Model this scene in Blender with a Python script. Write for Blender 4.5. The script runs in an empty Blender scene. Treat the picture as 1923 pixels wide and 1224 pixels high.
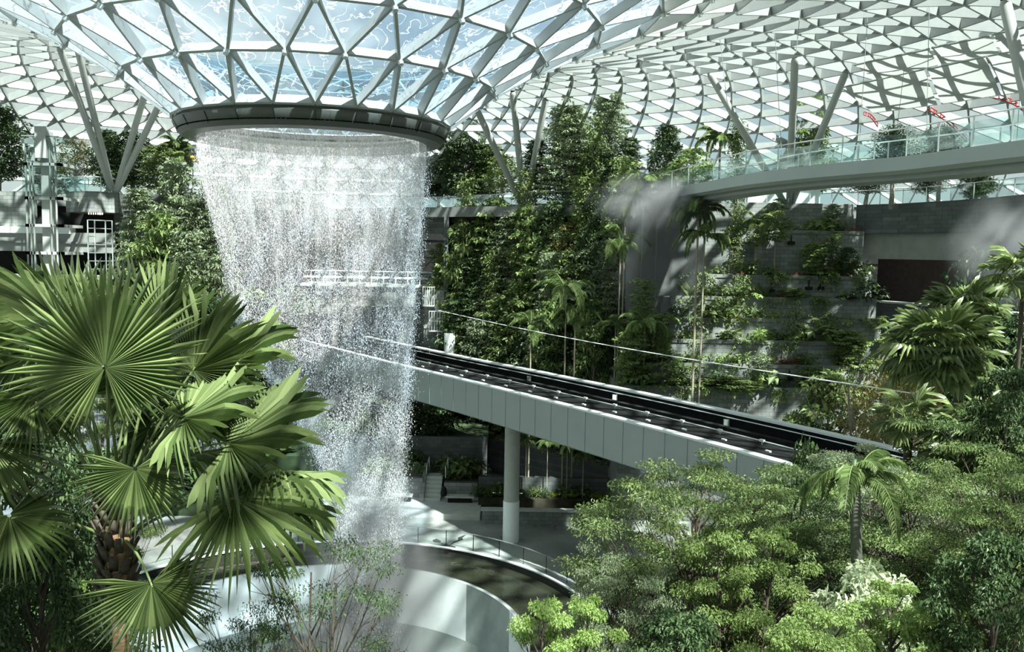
import bpy, math, random
import numpy as np
from mathutils import Vector, Matrix
C = bpy.context.scene.collection
SC = bpy.context.scene
PI = math.pi
# ------------------------------------------------------------------ camera
W_, H_, F_ = 1923.0, 1224.0, 1666.0
PITCH, ROLL, HC = 0.0833, 0.0174, 19.2
CAM = np.array([0, 0, HC])
FW = np.array([0, math.cos(PITCH), -math.sin(PITCH)])
_u = np.array([0, math.sin(PITCH), math.cos(PITCH)]); _r = np.array([1.0, 0, 0])
RT = _r * math.cos(ROLL) + _u * math.sin(ROLL)
UP = _u * math.cos(ROLL) - _r * math.sin(ROLL)
cd = bpy.data.cameras.new('camera'); cam = bpy.data.objects.new('camera', cd); C.objects.link(cam)
cd.sensor_width = 36; cd.lens = 36 * F_ / W_; cd.clip_end = 2000; cd.clip_start = .1
M = Matrix(((RT[0], UP[0], -FW[0], 0), (RT[1], UP[1], -FW[1], 0), (RT[2], UP[2], -FW[2], HC), (0, 0, 0, 1)))
cam.matrix_world = M
SC.camera = cam
SC.view_settings.view_transform = 'Standard'; SC.view_settings.look = 'None'
SC.view_settings.gamma = 1; SC.view_settings.exposure = 0.14
SC.view_settings.use_curve_mapping = False
# ------------------------------------------------------------------ sky and sun
w = bpy.data.worlds.new('world'); SC.world = w; w.use_nodes = True
nt = w.node_tree; nt.nodes.clear()
wo = nt.nodes.new('ShaderNodeOutputWorld'); bg = nt.nodes.new('ShaderNodeBackground')
tc = nt.nodes.new('ShaderNodeTexCoord'); ns = nt.nodes.new('ShaderNodeTexNoise'); rp = nt.nodes.new('ShaderNodeValToRGB')
ns.inputs['Scale'].default_value = 3.0; ns.inputs['Detail'].default_value = 6
rp.color_ramp.elements[0].position = .38; rp.color_ramp.elements[0].color = (.52, .67, .76, 1)
rp.color_ramp.elements[1].position = .62; rp.color_ramp.elements[1].color = (.86, .91, .87, 1)
nt.links.new(tc.outputs['Generated'], ns.inputs['Vector']); nt.links.new(ns.outputs['Fac'], rp.inputs['Fac'])
nt.links.new(rp.outputs['Color'], bg.inputs['Color']); nt.links.new(bg.outputs[0], wo.inputs['Surface'])
bg.inputs['Strength'].default_value = .76
sd = bpy.data.lights.new('sun', 'SUN'); sun = bpy.data.objects.new('sun', sd); C.objects.link(sun)
sd.energy = 13.5; sd.angle = math.radians(1.1); sd.color = (1, .985, .94)
SUNV = Vector((0.40, -0.58, 1.0)).normalized()
sun.rotation_euler = SUNV.to_track_quat('Z', 'Y').to_euler()
sun.location = (0, 0, 80)

# ------------------------------------------------------------------ helpers
def rdir(x, y):
    return FW + RT * (x - W_ / 2) / F_ + UP * (H_ / 2 - y) / F_
def at(x, y, Y):
    d = rdir(x, y); return CAM + d * (Y / d[1])
def atz(x, y, z):
    d = rdir(x, y); return CAM + d * ((z - HC) / d[2])
def colx(x, Y): return at(x, 480, Y)[0]

def tag(o, label=None, cat=None, group=None, kind=None):
    if label: o['label'] = label
    if cat: o['category'] = cat
    if group: o['group'] = group
    if kind: o['kind'] = kind
    return o
def empty(name, loc, label=None, cat=None, group=None, rz=0):
    o = bpy.data.objects.new(name, None); C.objects.link(o)
    o.location = tuple(float(v) for v in loc); o.rotation_euler = (0, 0, rz); o.empty_display_size = .3
    return tag(o, label, cat, group)
def mesh_np(name, V, F, mat=None, smooth=False):
    """V (n,3); F list of arrays (m,3)/(m,4)"""
    me = bpy.data.meshes.new(name)
    V = np.asarray(V, dtype=np.float32)
    if not isinstance(F, list): F = [F]
    F = [np.asarray(f, dtype=np.int32) for f in F if len(f)]
    li = np.concatenate([f.ravel() for f in F]); cnt = np.concatenate([np.full(len(f), f.shape[1], np.int32) for f in F])
    st = np.concatenate([[0], np.cumsum(cnt)[:-1]]).astype(np.int32)
    me.vertices.add(len(V)); me.vertices.foreach_set('co', V.ravel())
    me.loops.add(len(li)); me.loops.foreach_set('vertex_index', li)
    me.polygons.add(len(cnt)); me.polygons.foreach_set('loop_start', st)
    me.polygons.foreach_set('use_smooth', np.full(len(cnt), bool(smooth)))
    me.update(calc_edges=True); me.validate()
    if mat: me.materials.append(mat)
    return me
def link(name, me, parent=None, loc=None, rot=None, scale=None):
    o = bpy.data.objects.new(name, me); C.objects.link(o)
    if parent is not None: o.parent = parent
    if loc is not None: o.location = tuple(float(v) for v in loc)
    if rot is not None: o.rotation_euler = rot
    if scale is not None: o.scale = (scale,) * 3 if not hasattr(scale, '__len__') else scale
    return o

class MB:
    def __init__(s): s.v = []; s.f4 = []; s.f3 = []
    def add(s, V, F):
        b = len(s.v); s.v.extend([tuple(map(float, p)) for p in V])
        for f in F:
            (s.f4 if len(f) == 4 else s.f3).append([b + i for i in f])
        return s
    def hexa(s, p):  # 8 pts bottom 0-3, top 4-7
        return s.add(p, [(0, 3, 2, 1), (4, 5, 6, 7), (0, 1, 5, 4), (1, 2, 6, 5), (2, 3, 7, 6), (3, 0, 4, 7)])
    def box(s, x0, x1, y0, y1, z0, z1):
        return s.hexa([(x0, y0, z0), (x1, y0, z0), (x1, y1, z0), (x0, y1, z0), (x0, y0, z1), (x1, y0, z1), (x1, y1, z1), (x0, y1, z1)])
    def beam(s, a, b, w, d, n=None):
        a = np.array(a, float); b = np.array(b, float); t = b - a; t /= (np.linalg.norm(t) + 1e-9)
        n = np.array(n if n is not None else (0, 0, 1.0)); n = n - t * (n @ t)
        if np.linalg.norm(n) < 1e-3: n = np.array([1.0, 0, 0]) - t * t[0]
        n /= np.linalg.norm(n); s_ = np.cross(t, n) * w / 2; n = n * d / 2
        return s.hexa([a - s_ - n, a + s_ - n, b + s_ - n, b - s_ - n, a - s_ + n, a + s_ + n, b + s_ + n, b - s_ + n])
    def tube(s, pts, rad, k=8, cap=True):
        pts = [np.array(p, float) for p in pts]; n = len(pts)
        if not hasattr(rad, '__len__'): rad = [rad] * n
        V = []; pu = None
        for i in range(n):
            t = pts[min(i + 1, n - 1)] - pts[max(i - 1, 0)]; t /= (np.linalg.norm(t) + 1e-9)
            u = np.cross(t, (0, 0, 1.0)) if pu is None else pu - t * (pu @ t)
            if np.linalg.norm(u) < 1e-3: u = np.cross(t, (0, 1.0, 0))
            u /= np.linalg.norm(u); pu = u; v = np.cross(t, u)
            for j in range(k):
                a = 2 * PI * j / k; V.append(pts[i] + (u * math.cos(a) + v * math.sin(a)) * rad[i])
        Fc = []
        for i in range(n - 1):
            for j in range(k):
                Fc.append((i * k + j, i * k + (j + 1) % k, (i + 1) * k + (j + 1) % k, (i + 1) * k + j))
        if cap:
            V.append(pts[0]); V.append(pts[-1]); a = n * k; b = a + 1
            for j in range(k):
                Fc.append((a, (j + 1) % k, j)); Fc.append((b, (n - 1) * k + j, (n - 1) * k + (j + 1) % k))
        return s.add(V, Fc)
    def lathe(s, prof, cx=0, cy=0, n=64, a0=0, a1=2 * PI):
        """prof list of (r,z), open profile"""
        full = abs(a1 - a0 - 2 * PI) < 1e-6; m = n if full else n + 1; V = []
        for i in range(m):
            a = a0 + (a1 - a0) * i / n
            for r, z in prof: V.append((cx + r * math.cos(a), cy + r * math.sin(a), z))
        k = len(prof); Fc = []
        for i in range(n):
            i2 = (i + 1) % m
            for j in range(k - 1): Fc.append((i * k + j, i2 * k + j, i2 * k + j + 1, i * k + j + 1))
        return s.add(V, Fc)
    def build(s, name, mat, parent=None, smooth=False, center=None):
        V = np.array(s.v)
        if parent is not None: off = np.array(parent.matrix_basis.translation); 
        elif center is not None: off = np.array(center, float)
        else:
            lo, hi = V.min(0), V.max(0); off = np.array([(lo[0] + hi[0]) / 2, (lo[1] + hi[1]) / 2, lo[2]])
        V2 = V - off
        F = []
        if s.f4: F.append(np.array(s.f4))
        if s.f3: F.append(np.array(s.f3))
        me = mesh_np(name, V2, F, mat, smooth)
        return link(name, me, parent, None if parent is not None else off)
def wpart(mb, name, mat, root, mid=None, smooth=False):
    """part (child of root) or sub-part (child of mid which sits at root origin)"""
    o = mb.build(name, mat, root, smooth)
    if mid is not None: o.parent = mid
    return o

# ------------------------------------------------------------------ materials
def newmat(name):
    m = bpy.data.materials.new(name); m.use_nodes = True; n = m.node_tree; n.nodes.clear()
    out = n.nodes.new('ShaderNodeOutputMaterial'); return m, n, out
def N(n, t, **kw):
    x = n.nodes.new(t)
    for k, v in kw.items():
        if k in x.inputs: x.inputs[k].default_value = v
        else: setattr(x, k, v)
    return x
def solid(name, c, rough=.6, metal=0, var=.15, scale=3.0, bump=0.0, spec=.4, stretch=None):
    m, n, out = newmat(name); p = N(n, 'ShaderNodeBsdfPrincipled', Roughness=rough, Metallic=metal)
    p.inputs['Specular IOR Level'].default_value = spec
    t = N(n, 'ShaderNodeTexCoord'); mp = N(n, 'ShaderNodeMapping'); nz = N(n, 'ShaderNodeTexNoise', Scale=scale, Detail=6.0)
    if stretch: mp.inputs['Scale'].default_value = stretch
    r = N(n, 'ShaderNodeValToRGB'); e = r.color_ramp.elements
    e[0].position = .3; e[1].position = .7
    e[0].color = tuple(v * (1 - var) for v in c) + (1,); e[1].color = tuple(min(1, v * (1 + var)) for v in c) + (1,)
    n.links.new(t.outputs['Object'], mp.inputs[0]); n.links.new(mp.outputs[0], nz.inputs['Vector'])
    n.links.new(nz.outputs['Fac'], r.inputs['Fac']); n.links.new(r.outputs['Color'], p.inputs['Base Color'])
    if bump:
        b = N(n, 'ShaderNodeBump', Strength=bump); n.links.new(nz.outputs['Fac'], b.inputs['Height']); n.links.new(b.outputs[0], p.inputs['Normal'])
    n.links.new(p.outputs[0], out.inputs[0]); return m
def leafmat(name, c1, c2, trans=.35, rough=.45, c3=None):
    m, n, out = newmat(name); g = N(n, 'ShaderNodeNewGeometry'); r = N(n, 'ShaderNodeValToRGB')
    e = r.color_ramp.elements; e[0].color = c1 + (1,); e[1].color = c2 + (1,)
    if c3: x = e.new(.93); x.color = c2 + (1,); e[2].position = 1; e[2].color = c3 + (1,); 
    p = N(n, 'ShaderNodeBsdfPrincipled', Roughness=rough); p.inputs['Specular IOR Level'].default_value = .35
    tr = N(n, 'ShaderNodeBsdfTranslucent'); mx = N(n, 'ShaderNodeMixShader'); mx.inputs[0].default_value = trans
    n.links.new(g.outputs['Random Per Island'], r.inputs['Fac'])
    hs = N(n, 'ShaderNodeHueSaturation', Value=1.0); oi = N(n, 'ShaderNodeObjectInfo'); mr = N(n, 'ShaderNodeMapRange')
    mr.inputs['To Min'].default_value = .75; mr.inputs['To Max'].default_value = 1.25
    n.links.new(oi.outputs['Random'], mr.inputs['Value']); n.links.new(mr.outputs[0], hs.inputs['Value'])
    n.links.new(r.outputs['Color'], hs.inputs['Color'])
    n.links.new(hs.outputs[0], p.inputs['Base Color']); n.links.new(hs.outputs[0], tr.inputs['Color'])
    n.links.new(p.outputs[0], mx.inputs[1]); n.links.new(tr.outputs[0], mx.inputs[2]); n.links.new(mx.outputs[0], out.inputs[0]); return m
def brick(name, c1, c2, mort, bw=.6, rh=.3, rough=.75):
    m, n, out = newmat(name); p = N(n, 'ShaderNodeBsdfPrincipled', Roughness=rough)
    t = N(n, 'ShaderNodeTexCoord'); s = N(n, 'ShaderNodeSeparateXYZ'); c = N(n, 'ShaderNodeCombineXYZ')
    ad = N(n, 'ShaderNodeMath', operation='ADD'); n.links.new(s.outputs[0], ad.inputs[0]); n.links.new(s.outputs[1], ad.inputs[1])
    n.links.new(t.outputs['Object'], s.inputs[0]); n.links.new(ad.outputs[0], c.inputs[0]); n.links.new(s.outputs[2], c.inputs[1])
    b = N(n, 'ShaderNodeTexBrick', Scale=1.0); b.inputs['Brick Width'].default_value = bw; b.inputs['Row Height'].default_value = rh
    b.inputs['Mortar Size'].default_value = .012; b.inputs['Color1'].default_value = c1 + (1,); b.inputs['Color2'].default_value = c2 + (1,)
    b.inputs['Mortar'].default_value = mort + (1,); b.inputs['Bias'].default_value = 0
    n.links.new(c.outputs[0], b.inputs['Vector'])
    nz = N(n, 'ShaderNodeTexNoise', Scale=.8, Detail=5.0); n.links.new(t.outputs['Object'], nz.inputs['Vector'])
    mm = N(n, 'ShaderNodeMix', data_type='RGBA', blend_type='MULTIPLY'); mm.inputs[0].default_value = .6
    r = N(n, 'ShaderNodeValToRGB'); r.color_ramp.elements[0].position = .3; r.color_ramp.elements[0].color = (.45, .47, .45, 1); r.color_ramp.elements[1].position = .65
    n.links.new(nz.outputs['Fac'], r.inputs[0]); n.links.new(b.outputs['Color'], mm.inputs[6]); n.links.new(r.outputs[0], mm.inputs[7])
    n.links.new(mm.outputs[2], p.inputs['Base Color']); n.links.new(p.outputs[0], out.inputs[0]); return m
def glassmat(name, tint=(.9, .97, .96), refl=.12, rough=.05):
    m, n, out = newmat(name); a = N(n, 'ShaderNodeBsdfTransparent', Color=tint + (1,)); g = N(n, 'ShaderNodeBsdfGlossy', Roughness=rough)
    mx = N(n, 'ShaderNodeMixShader'); fr = N(n, 'ShaderNodeFresnel', IOR=1.4); ad = N(n, 'ShaderNodeMath', operation='MULTIPLY'); ad.inputs[1].default_value = refl * 8
    n.links.new(fr.outputs[0], ad.inputs[0]); ad.use_clamp = True; n.links.new(ad.outputs[0], mx.inputs[0])
    n.links.new(a.outputs[0], mx.inputs[1]); n.links.new(g.outputs[0], mx.inputs[2]); n.links.new(mx.outputs[0], out.inputs[0]); return m

m_steel = solid('white_steel', (.43, .44, .42), .4, 0, .05)
m_steel2 = solid('shell_steel', (.34, .355, .345), .35, 0, .05)
m_grey = solid('grey_metal', (.33, .36, .33), .45, .2, .06)
m_drum = solid('drum_metal', (.11, .115, .10), .4, .3, .05)
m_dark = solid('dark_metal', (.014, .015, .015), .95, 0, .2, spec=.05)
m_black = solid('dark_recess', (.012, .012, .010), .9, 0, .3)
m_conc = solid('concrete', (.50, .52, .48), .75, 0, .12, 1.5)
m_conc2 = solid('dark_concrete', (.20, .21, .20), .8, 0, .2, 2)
m_conc3 = solid('grey_fascia', (.27, .28, .26), .75, 0, .12, 1.5)
m_panel = solid('cladding', (.40, .44, .42), .45, .1, .04, .6)
m_white = solid('white_paint', (.85, .88, .86), .35, 0, .03)
m_wood = solid('bark_grey', (.30, .27, .22), .9, 0, .3, 8, .3)
m_wood2 = solid('bark_brown', (.085, .065, .05), .95, 0, .4, 14, .6)
m_palmbark = solid('palm_bark', (.34, .30, .22), .9, 0, .3, 6, .3, stretch=(1, 1, 4))
m_soil = solid('soil', (.045, .04, .025), .95, 0, .4, 2)
m_ground = solid('undergrowth', (.035, .055, .022), .95, 0, .5, 1.2)
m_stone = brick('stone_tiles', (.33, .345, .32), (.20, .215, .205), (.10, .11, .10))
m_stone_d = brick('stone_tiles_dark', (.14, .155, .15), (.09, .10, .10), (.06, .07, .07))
m_rail = solid('rail_steel', (.7, .73, .72), .3, .6, .05)
m_glass = glassmat('clear_glass', refl=.05)
m_glass_roof = glassmat('roof_glass', (.86, .96, .95), .06, .1)
m_red = solid('red_paint', (.45, .03, .03), .5)
m_yellow = solid('yellow_net', (.80, .55, .03), .6)
m_pool_wall = solid('pool_stone', (.035, .04, .035), .35, 0, .2)

L_mid = leafmat('leaf_mid', (.08, .14, .035), (.31, .38, .15), .35)
L_dark = leafmat('leaf_dark', (.03, .065, .022), (.12, .17, .07), .25)
L_bright = leafmat('leaf_bright', (.17, .29, .06), (.45, .53, .22), .45)
L_grey = leafmat('leaf_grey', (.15, .21, .11), (.38, .43, .26), .3)
L_pale = leafmat('leaf_pale', (.34, .40, .24), (.62, .66, .46), .3)
L_yellow = leafmat('leaf_yellow', (.26, .34, .03), (.55, .55, .06), .45)
L_brown = leafmat('leaf_brown', (.18, .17, .05), (.44, .38, .14), .35)
L_deep = leafmat('leaf_deep', (.045, .09, .025), (.17, .23, .09), .3)
L_red = leafmat('leaf_red', (.16, .07, .035), (.34, .16, .07), .3)
L_fan = leafmat('leaf_fan', (.065, .11, .03), (.38, .45, .20), .4, .24)
L_feather = leafmat('leaf_feather', (.08, .15, .035), (.30, .37, .15), .35)

def plaza_mat():
    m, n, out = newmat('plaza_paving'); p = N(n, 'ShaderNodeBsdfPrincipled', Roughness=.6)
    t = N(n, 'ShaderNodeTexCoord'); nz = N(n, 'ShaderNodeTexNoise', Scale=.35, Detail=8.0); nz2 = N(n, 'ShaderNodeTexNoise', Scale=6.0, Detail=6.0)
    n.links.new(t.outputs['Object'], nz.inputs['Vector']); n.links.new(t.outputs['Object'], nz2.inputs['Vector'])
    r = N(n, 'ShaderNodeValToRGB'); e = r.color_ramp.elements; e[0].position = .35; e[0].color = (.24, .26, .25, 1); e[1].position = .6; e[1].color = (.42, .44, .41, 1)
    n.links.new(nz.outputs['Fac'], r.inputs[0]); mm = N(n, 'ShaderNodeMix', data_type='RGBA', blend_type='MULTIPLY'); mm.inputs[0].default_value = .5
    n.links.new(r.outputs[0], mm.inputs[6]); n.links.new(nz2.outputs['Fac'], mm.inputs[7])
    n.links.new(mm.outputs[2], p.inputs['Base Color'])
    rr = N(n, 'ShaderNodeMapRange'); rr.inputs['From Min'].default_value = .35; rr.inputs['From Max'].default_value = .6; rr.inputs['To Min'].default_value = .25; rr.inputs['To Max'].default_value = .7
    n.links.new(nz.outputs['Fac'], rr.inputs[0]); n.links.new(rr.outputs[0], p.inputs['Roughness']); n.links.new(p.outputs[0], out.inputs[0]); return m
m_plaza = plaza_mat()
def pond_mat():
    m, n, out = newmat('pond_water'); p = N(n, 'ShaderNodeBsdfPrincipled', Roughness=.08); p.inputs['Base Color'].default_value = (.025, .028, .018, 1)
    p.inputs['IOR'].default_value = 1.33; t = N(n, 'ShaderNodeTexCoord'); nz = N(n, 'ShaderNodeTexNoise', Scale=1.5, Detail=4.0)
    n.links.new(t.outputs['Object'], nz.inputs['Vector']); b = N(n, 'ShaderNodeBump', Strength=.12, Distance=.3)
    n.links.new(nz.outputs['Fac'], b.inputs['Height']); n.links.new(b.outputs[0], p.inputs['Normal']); n.links.new(p.outputs[0], out.inputs[0]); return m
m_pond = pond_mat()
def film_mat():
    """glass with a running water film: tinted, with pale ripple crests"""
    m, n, out = newmat('wet_glass'); a = N(n, 'ShaderNodeBsdfTransparent', Color=(.64, .79, .90, 1))
    t = N(n, 'ShaderNodeTexCoord'); nz = N(n, 'ShaderNodeTexNoise', Scale=1.15, Detail=5.0, Distortion=1.0); nb = N(n, 'ShaderNodeTexNoise', Scale=.5, Detail=3.0)
    n.links.new(t.outputs['Object'], nz.inputs['Vector']); n.links.new(t.outputs['Object'], nb.inputs['Vector'])
    s = N(n, 'ShaderNodeMath', operation='SUBTRACT'); s.inputs[1].default_value = .5; n.links.new(nz.outputs['Fac'], s.inputs[0])
    ab = N(n, 'ShaderNodeMath', operation='ABSOLUTE'); n.links.new(s.outputs[0], ab.inputs[0])
    mr = N(n, 'ShaderNodeMapRange'); mr.inputs['From Min'].default_value = .0; mr.inputs['From Max'].default_value = .018; mr.inputs['To Min'].default_value = .75; mr.inputs['To Max'].default_value = 0.0
    n.links.new(ab.outputs[0], mr.inputs[0])
    m2 = N(n, 'ShaderNodeMapRange'); m2.inputs['From Min'].default_value = .4; m2.inputs['From Max'].default_value = .7; m2.inputs['To Max'].default_value = .2; m2.inputs['To Min'].default_value = .04
    n.links.new(nb.outputs['Fac'], m2.inputs[0])
    mxm = N(n, 'ShaderNodeMath', operation='MAXIMUM'); n.links.new(mr.outputs[0], mxm.inputs[0]); n.links.new(m2.outputs[0], mxm.inputs[1])
    tr = N(n, 'ShaderNodeBsdfTranslucent', Color=(.75, .88, .95, 1)); mx = N(n, 'ShaderNodeMixShader')
    n.links.new(mxm.outputs[0], mx.inputs[0]); n.links.new(a.outputs[0], mx.inputs[1]); n.links.new(tr.outputs[0], mx.inputs[2]); n.links.new(mx.outputs[0], out.inputs[0]); return m
m_film = film_mat()

# ------------------------------------------------------------------ the place: axis of the rain vortex
AX, AY = -9.44, 42.37
R_D, Z_D = 6.14, 24.89       # drum top
R_L, Z_L = 5.33, 24.11       # drum lip
R_O, R_P = 10.32, 14.81      # oculus rim, pond edge
PR = [(6.14, 25.30), (8.24, 26.9), (10.6, 28.3), (13.2, 29.55), (16.0, 30.6), (19, 31.5), (22, 32.1), (26, 32.8), (30, 33.1), (34, 33.0), (38, 32.4), (42, 31.3), (46, 29.8), (50, 27.9), (54, 25.4), (57.5, 22.4), (60, 19.0), (62, 15.0)]
prr = np.array([p[0] for p in PR]); prz = np.array([p[1] for p in PR])
def pz(r): return float(np.interp(r, prr, prz))
def shell_hit(px, py, below=0.0):
    d = rdir(px, py); d = d / np.linalg.norm(d)
    for t in np.arange(8, 130, .1):
        p = CAM + d * t; r = math.hypot(p[0] - AX, p[1] - AY)
        if r > 6 and r < 62 and p[2] > pz(r) - below: return p
    return CAM + d * 100

# ------------------------------------------------------------------ floor, pond
def annulus(r0, r1, z, n=128, sq=None):
    mb = MB(); mb.lathe([(r0, z), (r1, z)], AX, AY, n); return mb
f = annulus(R_P, 75, 0); o = f.build('floor', m_plaza); tag(o, kind='structure')
f = annulus(62.5, 420, 14.0); o = f.build('floor', solid('light_block_ground', (.12, .14, .11), .9)); tag(o, kind='structure')  # ground ring outside the shell, added to block sky light from below
mb = MB(); mb.lathe([(R_O + .25, -.45), (R_P, -.45)], AX, AY, 128)
pond = empty('circular_pond', (AX, AY, -.6), 'dark circular pond of still water ringing the white opening in the plaza', 'pond')
wpart(mb, 'pond_water', m_pond, pond)
mb = MB(); mb.lathe([(R_P - .02, -.6), (R_P - .02, .0)], AX, AY, 128); wpart(mb, 'pool_wall', m_pool_wall, pond)
mb = MB(); mb.lathe([(R_P - .1, -.02), (R_P - .1, .06), (R_P + .08, .06), (R_P + .08, -.02)], AX, AY, 128); wpart(mb, 'edge_trim', m_white, pond)
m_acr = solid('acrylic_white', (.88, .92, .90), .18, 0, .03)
oc = empty('acrylic_funnel', (AX, AY, -10), 'white cylindrical opening in the middle of the pond that swallows the waterfall', 'funnel')
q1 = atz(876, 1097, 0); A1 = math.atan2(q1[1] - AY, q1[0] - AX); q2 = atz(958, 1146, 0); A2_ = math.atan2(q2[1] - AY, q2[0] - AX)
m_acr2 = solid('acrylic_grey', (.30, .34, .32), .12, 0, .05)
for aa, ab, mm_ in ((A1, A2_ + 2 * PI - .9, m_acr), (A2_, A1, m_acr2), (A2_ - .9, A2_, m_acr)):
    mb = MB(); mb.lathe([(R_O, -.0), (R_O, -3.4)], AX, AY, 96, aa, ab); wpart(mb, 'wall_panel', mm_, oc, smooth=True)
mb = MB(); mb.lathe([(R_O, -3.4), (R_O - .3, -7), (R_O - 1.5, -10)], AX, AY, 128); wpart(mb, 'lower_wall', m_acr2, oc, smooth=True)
mb = MB(); mb.lathe([(R_O, 0), (R_O + .12, .04), (R_O + .28, -.02), (R_O + .3, -.6)], AX, AY, 128); wpart(mb, 'rim', m_rail, oc, smooth=True)
def churn():
    m, n, out = newmat('churning_water'); p = N(n, 'ShaderNodeBsdfPrincipled', Roughness=.4)
    t = N(n, 'ShaderNodeTexCoord'); nz = N(n, 'ShaderNodeTexNoise', Scale=.9, Detail=9.0, Distortion=.6); n.links.new(t.outputs['Object'], nz.inputs['Vector'])
    r = N(n, 'ShaderNodeValToRGB'); e = r.color_ramp.elements; e[0].position = .35; e[0].color = (.09, .13, .14, 1); e[1].position = .66; e[1].color = (.55, .62, .62, 1)
    n.links.new(nz.outputs['Fac'], r.inputs[0]); n.links.new(r.outputs[0], p.inputs['Base Color']); b = N(n, 'ShaderNodeBump', Strength=.8); n.links.new(nz.outputs['Fac'], b.inputs['Height'])
    n.links.new(b.outputs[0], p.inputs['Normal']); n.links.new(p.outputs[0], out.inputs[0]); return m
mb = MB(); mb.lathe([(.01, -8.0), (3, -7.9), (7, -7.6), (R_O - .6, -7.4)], AX, AY, 96); wpart(mb, 'churning_water', churn(), oc, smooth=True)
# glass balustrade round the pond
gb = empty('glass_balustrade', (AX, AY, 0), 'low curved glass balustrade with thin dark posts around the pond edge', 'balustrade')
mb = MB(); mb.lathe([(R_P + .35, .03), (R_P + .35, 1.05)], AX, AY, 128); wpart(mb, 'glass', m_glass, gb)
mb = MB(); mb.lathe([(R_P + .33, 1.04), (R_P + .33, 1.08), (R_P + .37, 1.08), (R_P + .37, 1.04), (R_P + .33, 1.04)], AX, AY, 128); wpart(mb, 'top_rail', m_grey, gb)
for i in range(48):
    a = 2 * PI * i / 48 + .03; c, s = math.cos(a), math.sin(a)
    if AY + s * R_P < 36: continue
    mb = MB(); mb.beam((AX + c * (R_P + .37), AY + s * (R_P + .37), 0), (AX + c * (R_P + .37), AY + s * (R_P + .37), 1.06), .035, .05, (c, s, 0)); wpart(mb, 'post', m_dark, gb)

# near hillside that the foreground trees stand on
def hz(X, Y):
    d = math.hypot(X - AX, Y - AY); z = max(0, d - 19.5) * .45
    k = min(1, max(0, (50 - Y) / 8)); k = k * k * (3 - 2 * k)
    return min(z * k, 11.5)
V = []; Fc = []; nx, ny = 60, 40
for j in range(ny + 1):
    for i in range(nx + 1):
        X = -42 + 94 * i / nx; Y = -8 + 60 * j / ny; V.append((X, Y, hz(X, Y) - .06 if hz(X, Y) < .02 else hz(X, Y)))
for j in range(ny):
    for i in range(nx):
        q = [j * (nx + 1) + i, j * (nx + 1) + i + 1, (j + 1) * (nx + 1) + i + 1, (j + 1) * (nx + 1) + i]
        if max(V[t][2] for t in q) > 0: Fc.append(q)
me = mesh_np('floor', V, np.array(Fc), m_ground); o = link('floor', me); tag(o, kind='structure')

# ------------------------------------------------------------------ roof shell: triangulated rings
rings = []   # (r, z, N, phase)
Ns = [24, 24, 24, 24, 24, 48, 48, 48, 48, 96, 96, 96, 96, 96, 96, 96, 96, 96]
rad_seq = [6.14, 8.24, 10.6, 13.2, 16.0, 18.2, 20.6, 23.2, 26.0, 28.4, 30.8, 33.2, 35.6, 38.0, 40.4, 42.8, 45.2, 47.6, 50, 52.2, 54.2, 56, 57.6, 59, 60.2, 61.2, 62]
Nseq = [24] * 5 + [48] * 4 + [96] * 18
ph = 0.0; V = []; ringidx = []
for k, (r, n_) in enumerate(zip(rad_seq, Nseq)):
    step = 2 * PI / n_
    if k > 0 and Nseq[k - 1] == n_: ph = ph + step / 2
    base = len(V)
    for i in range(n_):
        a = ph + i * step - .04
        V.append((AX + r * math.cos(a), AY + r * math.sin(a), pz(r)))
    ringidx.append((base, n_, ph))
V = np.array(V)
edges = {}; tris = []
def adde(a, b, k):
    key = (min(a, b), max(a, b)); edges.setdefault(key, k)
for k in range(len(rad_seq)):
    b, n_, p_ = ringidx[k]
    for i in range(n_): adde(b + i, b + (i + 1) % n_, k)
    if k == 0: continue
    b0, n0, p0 = ringidx[k - 1]
    if n0 == n_:
        for i in range(n0):
            # outer i sits half a step after inner i
            adde(b0 + i, b + i, k); adde(b0 + (i + 1) % n0, b + i, k)
            tris.append((b0 + i, b0 + (i + 1) % n0, b + i, k)); tris.append((b0 + (i + 1) % n0, b + (i + 1) % n_, b + i, k))
    else:
        for i in range(n0):
            c0 = b + (2 * i) % n_; cm = b + (2 * i - 1) % n_; cp = b + (2 * i + 1) % n_
            j = b0 + i; j2 = b0 + (i + 1) % n0
            adde(j, c0, k); adde(j, cm, k); adde(j, cp, k); adde(j2, cp, k)
            tris.append((j, c0, cm, k)); tris.append((j, cp, c0, k)); tris.append((j, j2, cp, k))
def nrm(p):
    r = math.hypot(p[0] - AX, p[1] - AY); s = (pz(r + .6) - pz(r - .6 if r > 6.8 else r)) / (1.2 if r > 6.8 else .6)
    c, s_ = (p[0] - AX) / r, (p[1] - AY) / r; v = np.array([-s * c, -s * s_, 1.0]); return v / np.linalg.norm(v)
KF = 6
lat = MB(); shell = MB(); nodes_m = MB()
for (a, b), k in edges.items():
    p, q = V[a], V[b]; n_ = nrm((p + q) / 2); near = k <= KF
    dp = .42 if k <= 4 else .46 if k <= 6 else .62; wd = .12
    if k > 18: dp = .34; wd = .11
    off = n_ * (-dp / 2)
    (lat if near else shell).beam(p + off, q + off, wd, dp, n_)
funnel = empty('glass_funnel', (AX, AY, Z_L), 'glass funnel of white steel triangles narrowing down to the dark drum above the waterfall', 'skylight')
wpart(lat, 'steel_lattice', m_steel, funnel)
gl = MB(); gl2 = MB(); gl3 = MB()
for t in tris:
    up = [V[i] + nrm(V[i]) * .03 for i in t[:3]]
    (gl if t[3] <= 4 else gl3).add(up, [(0, 1, 2)])
wpart(gl, 'wet_glazing', m_film, funnel)
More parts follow.
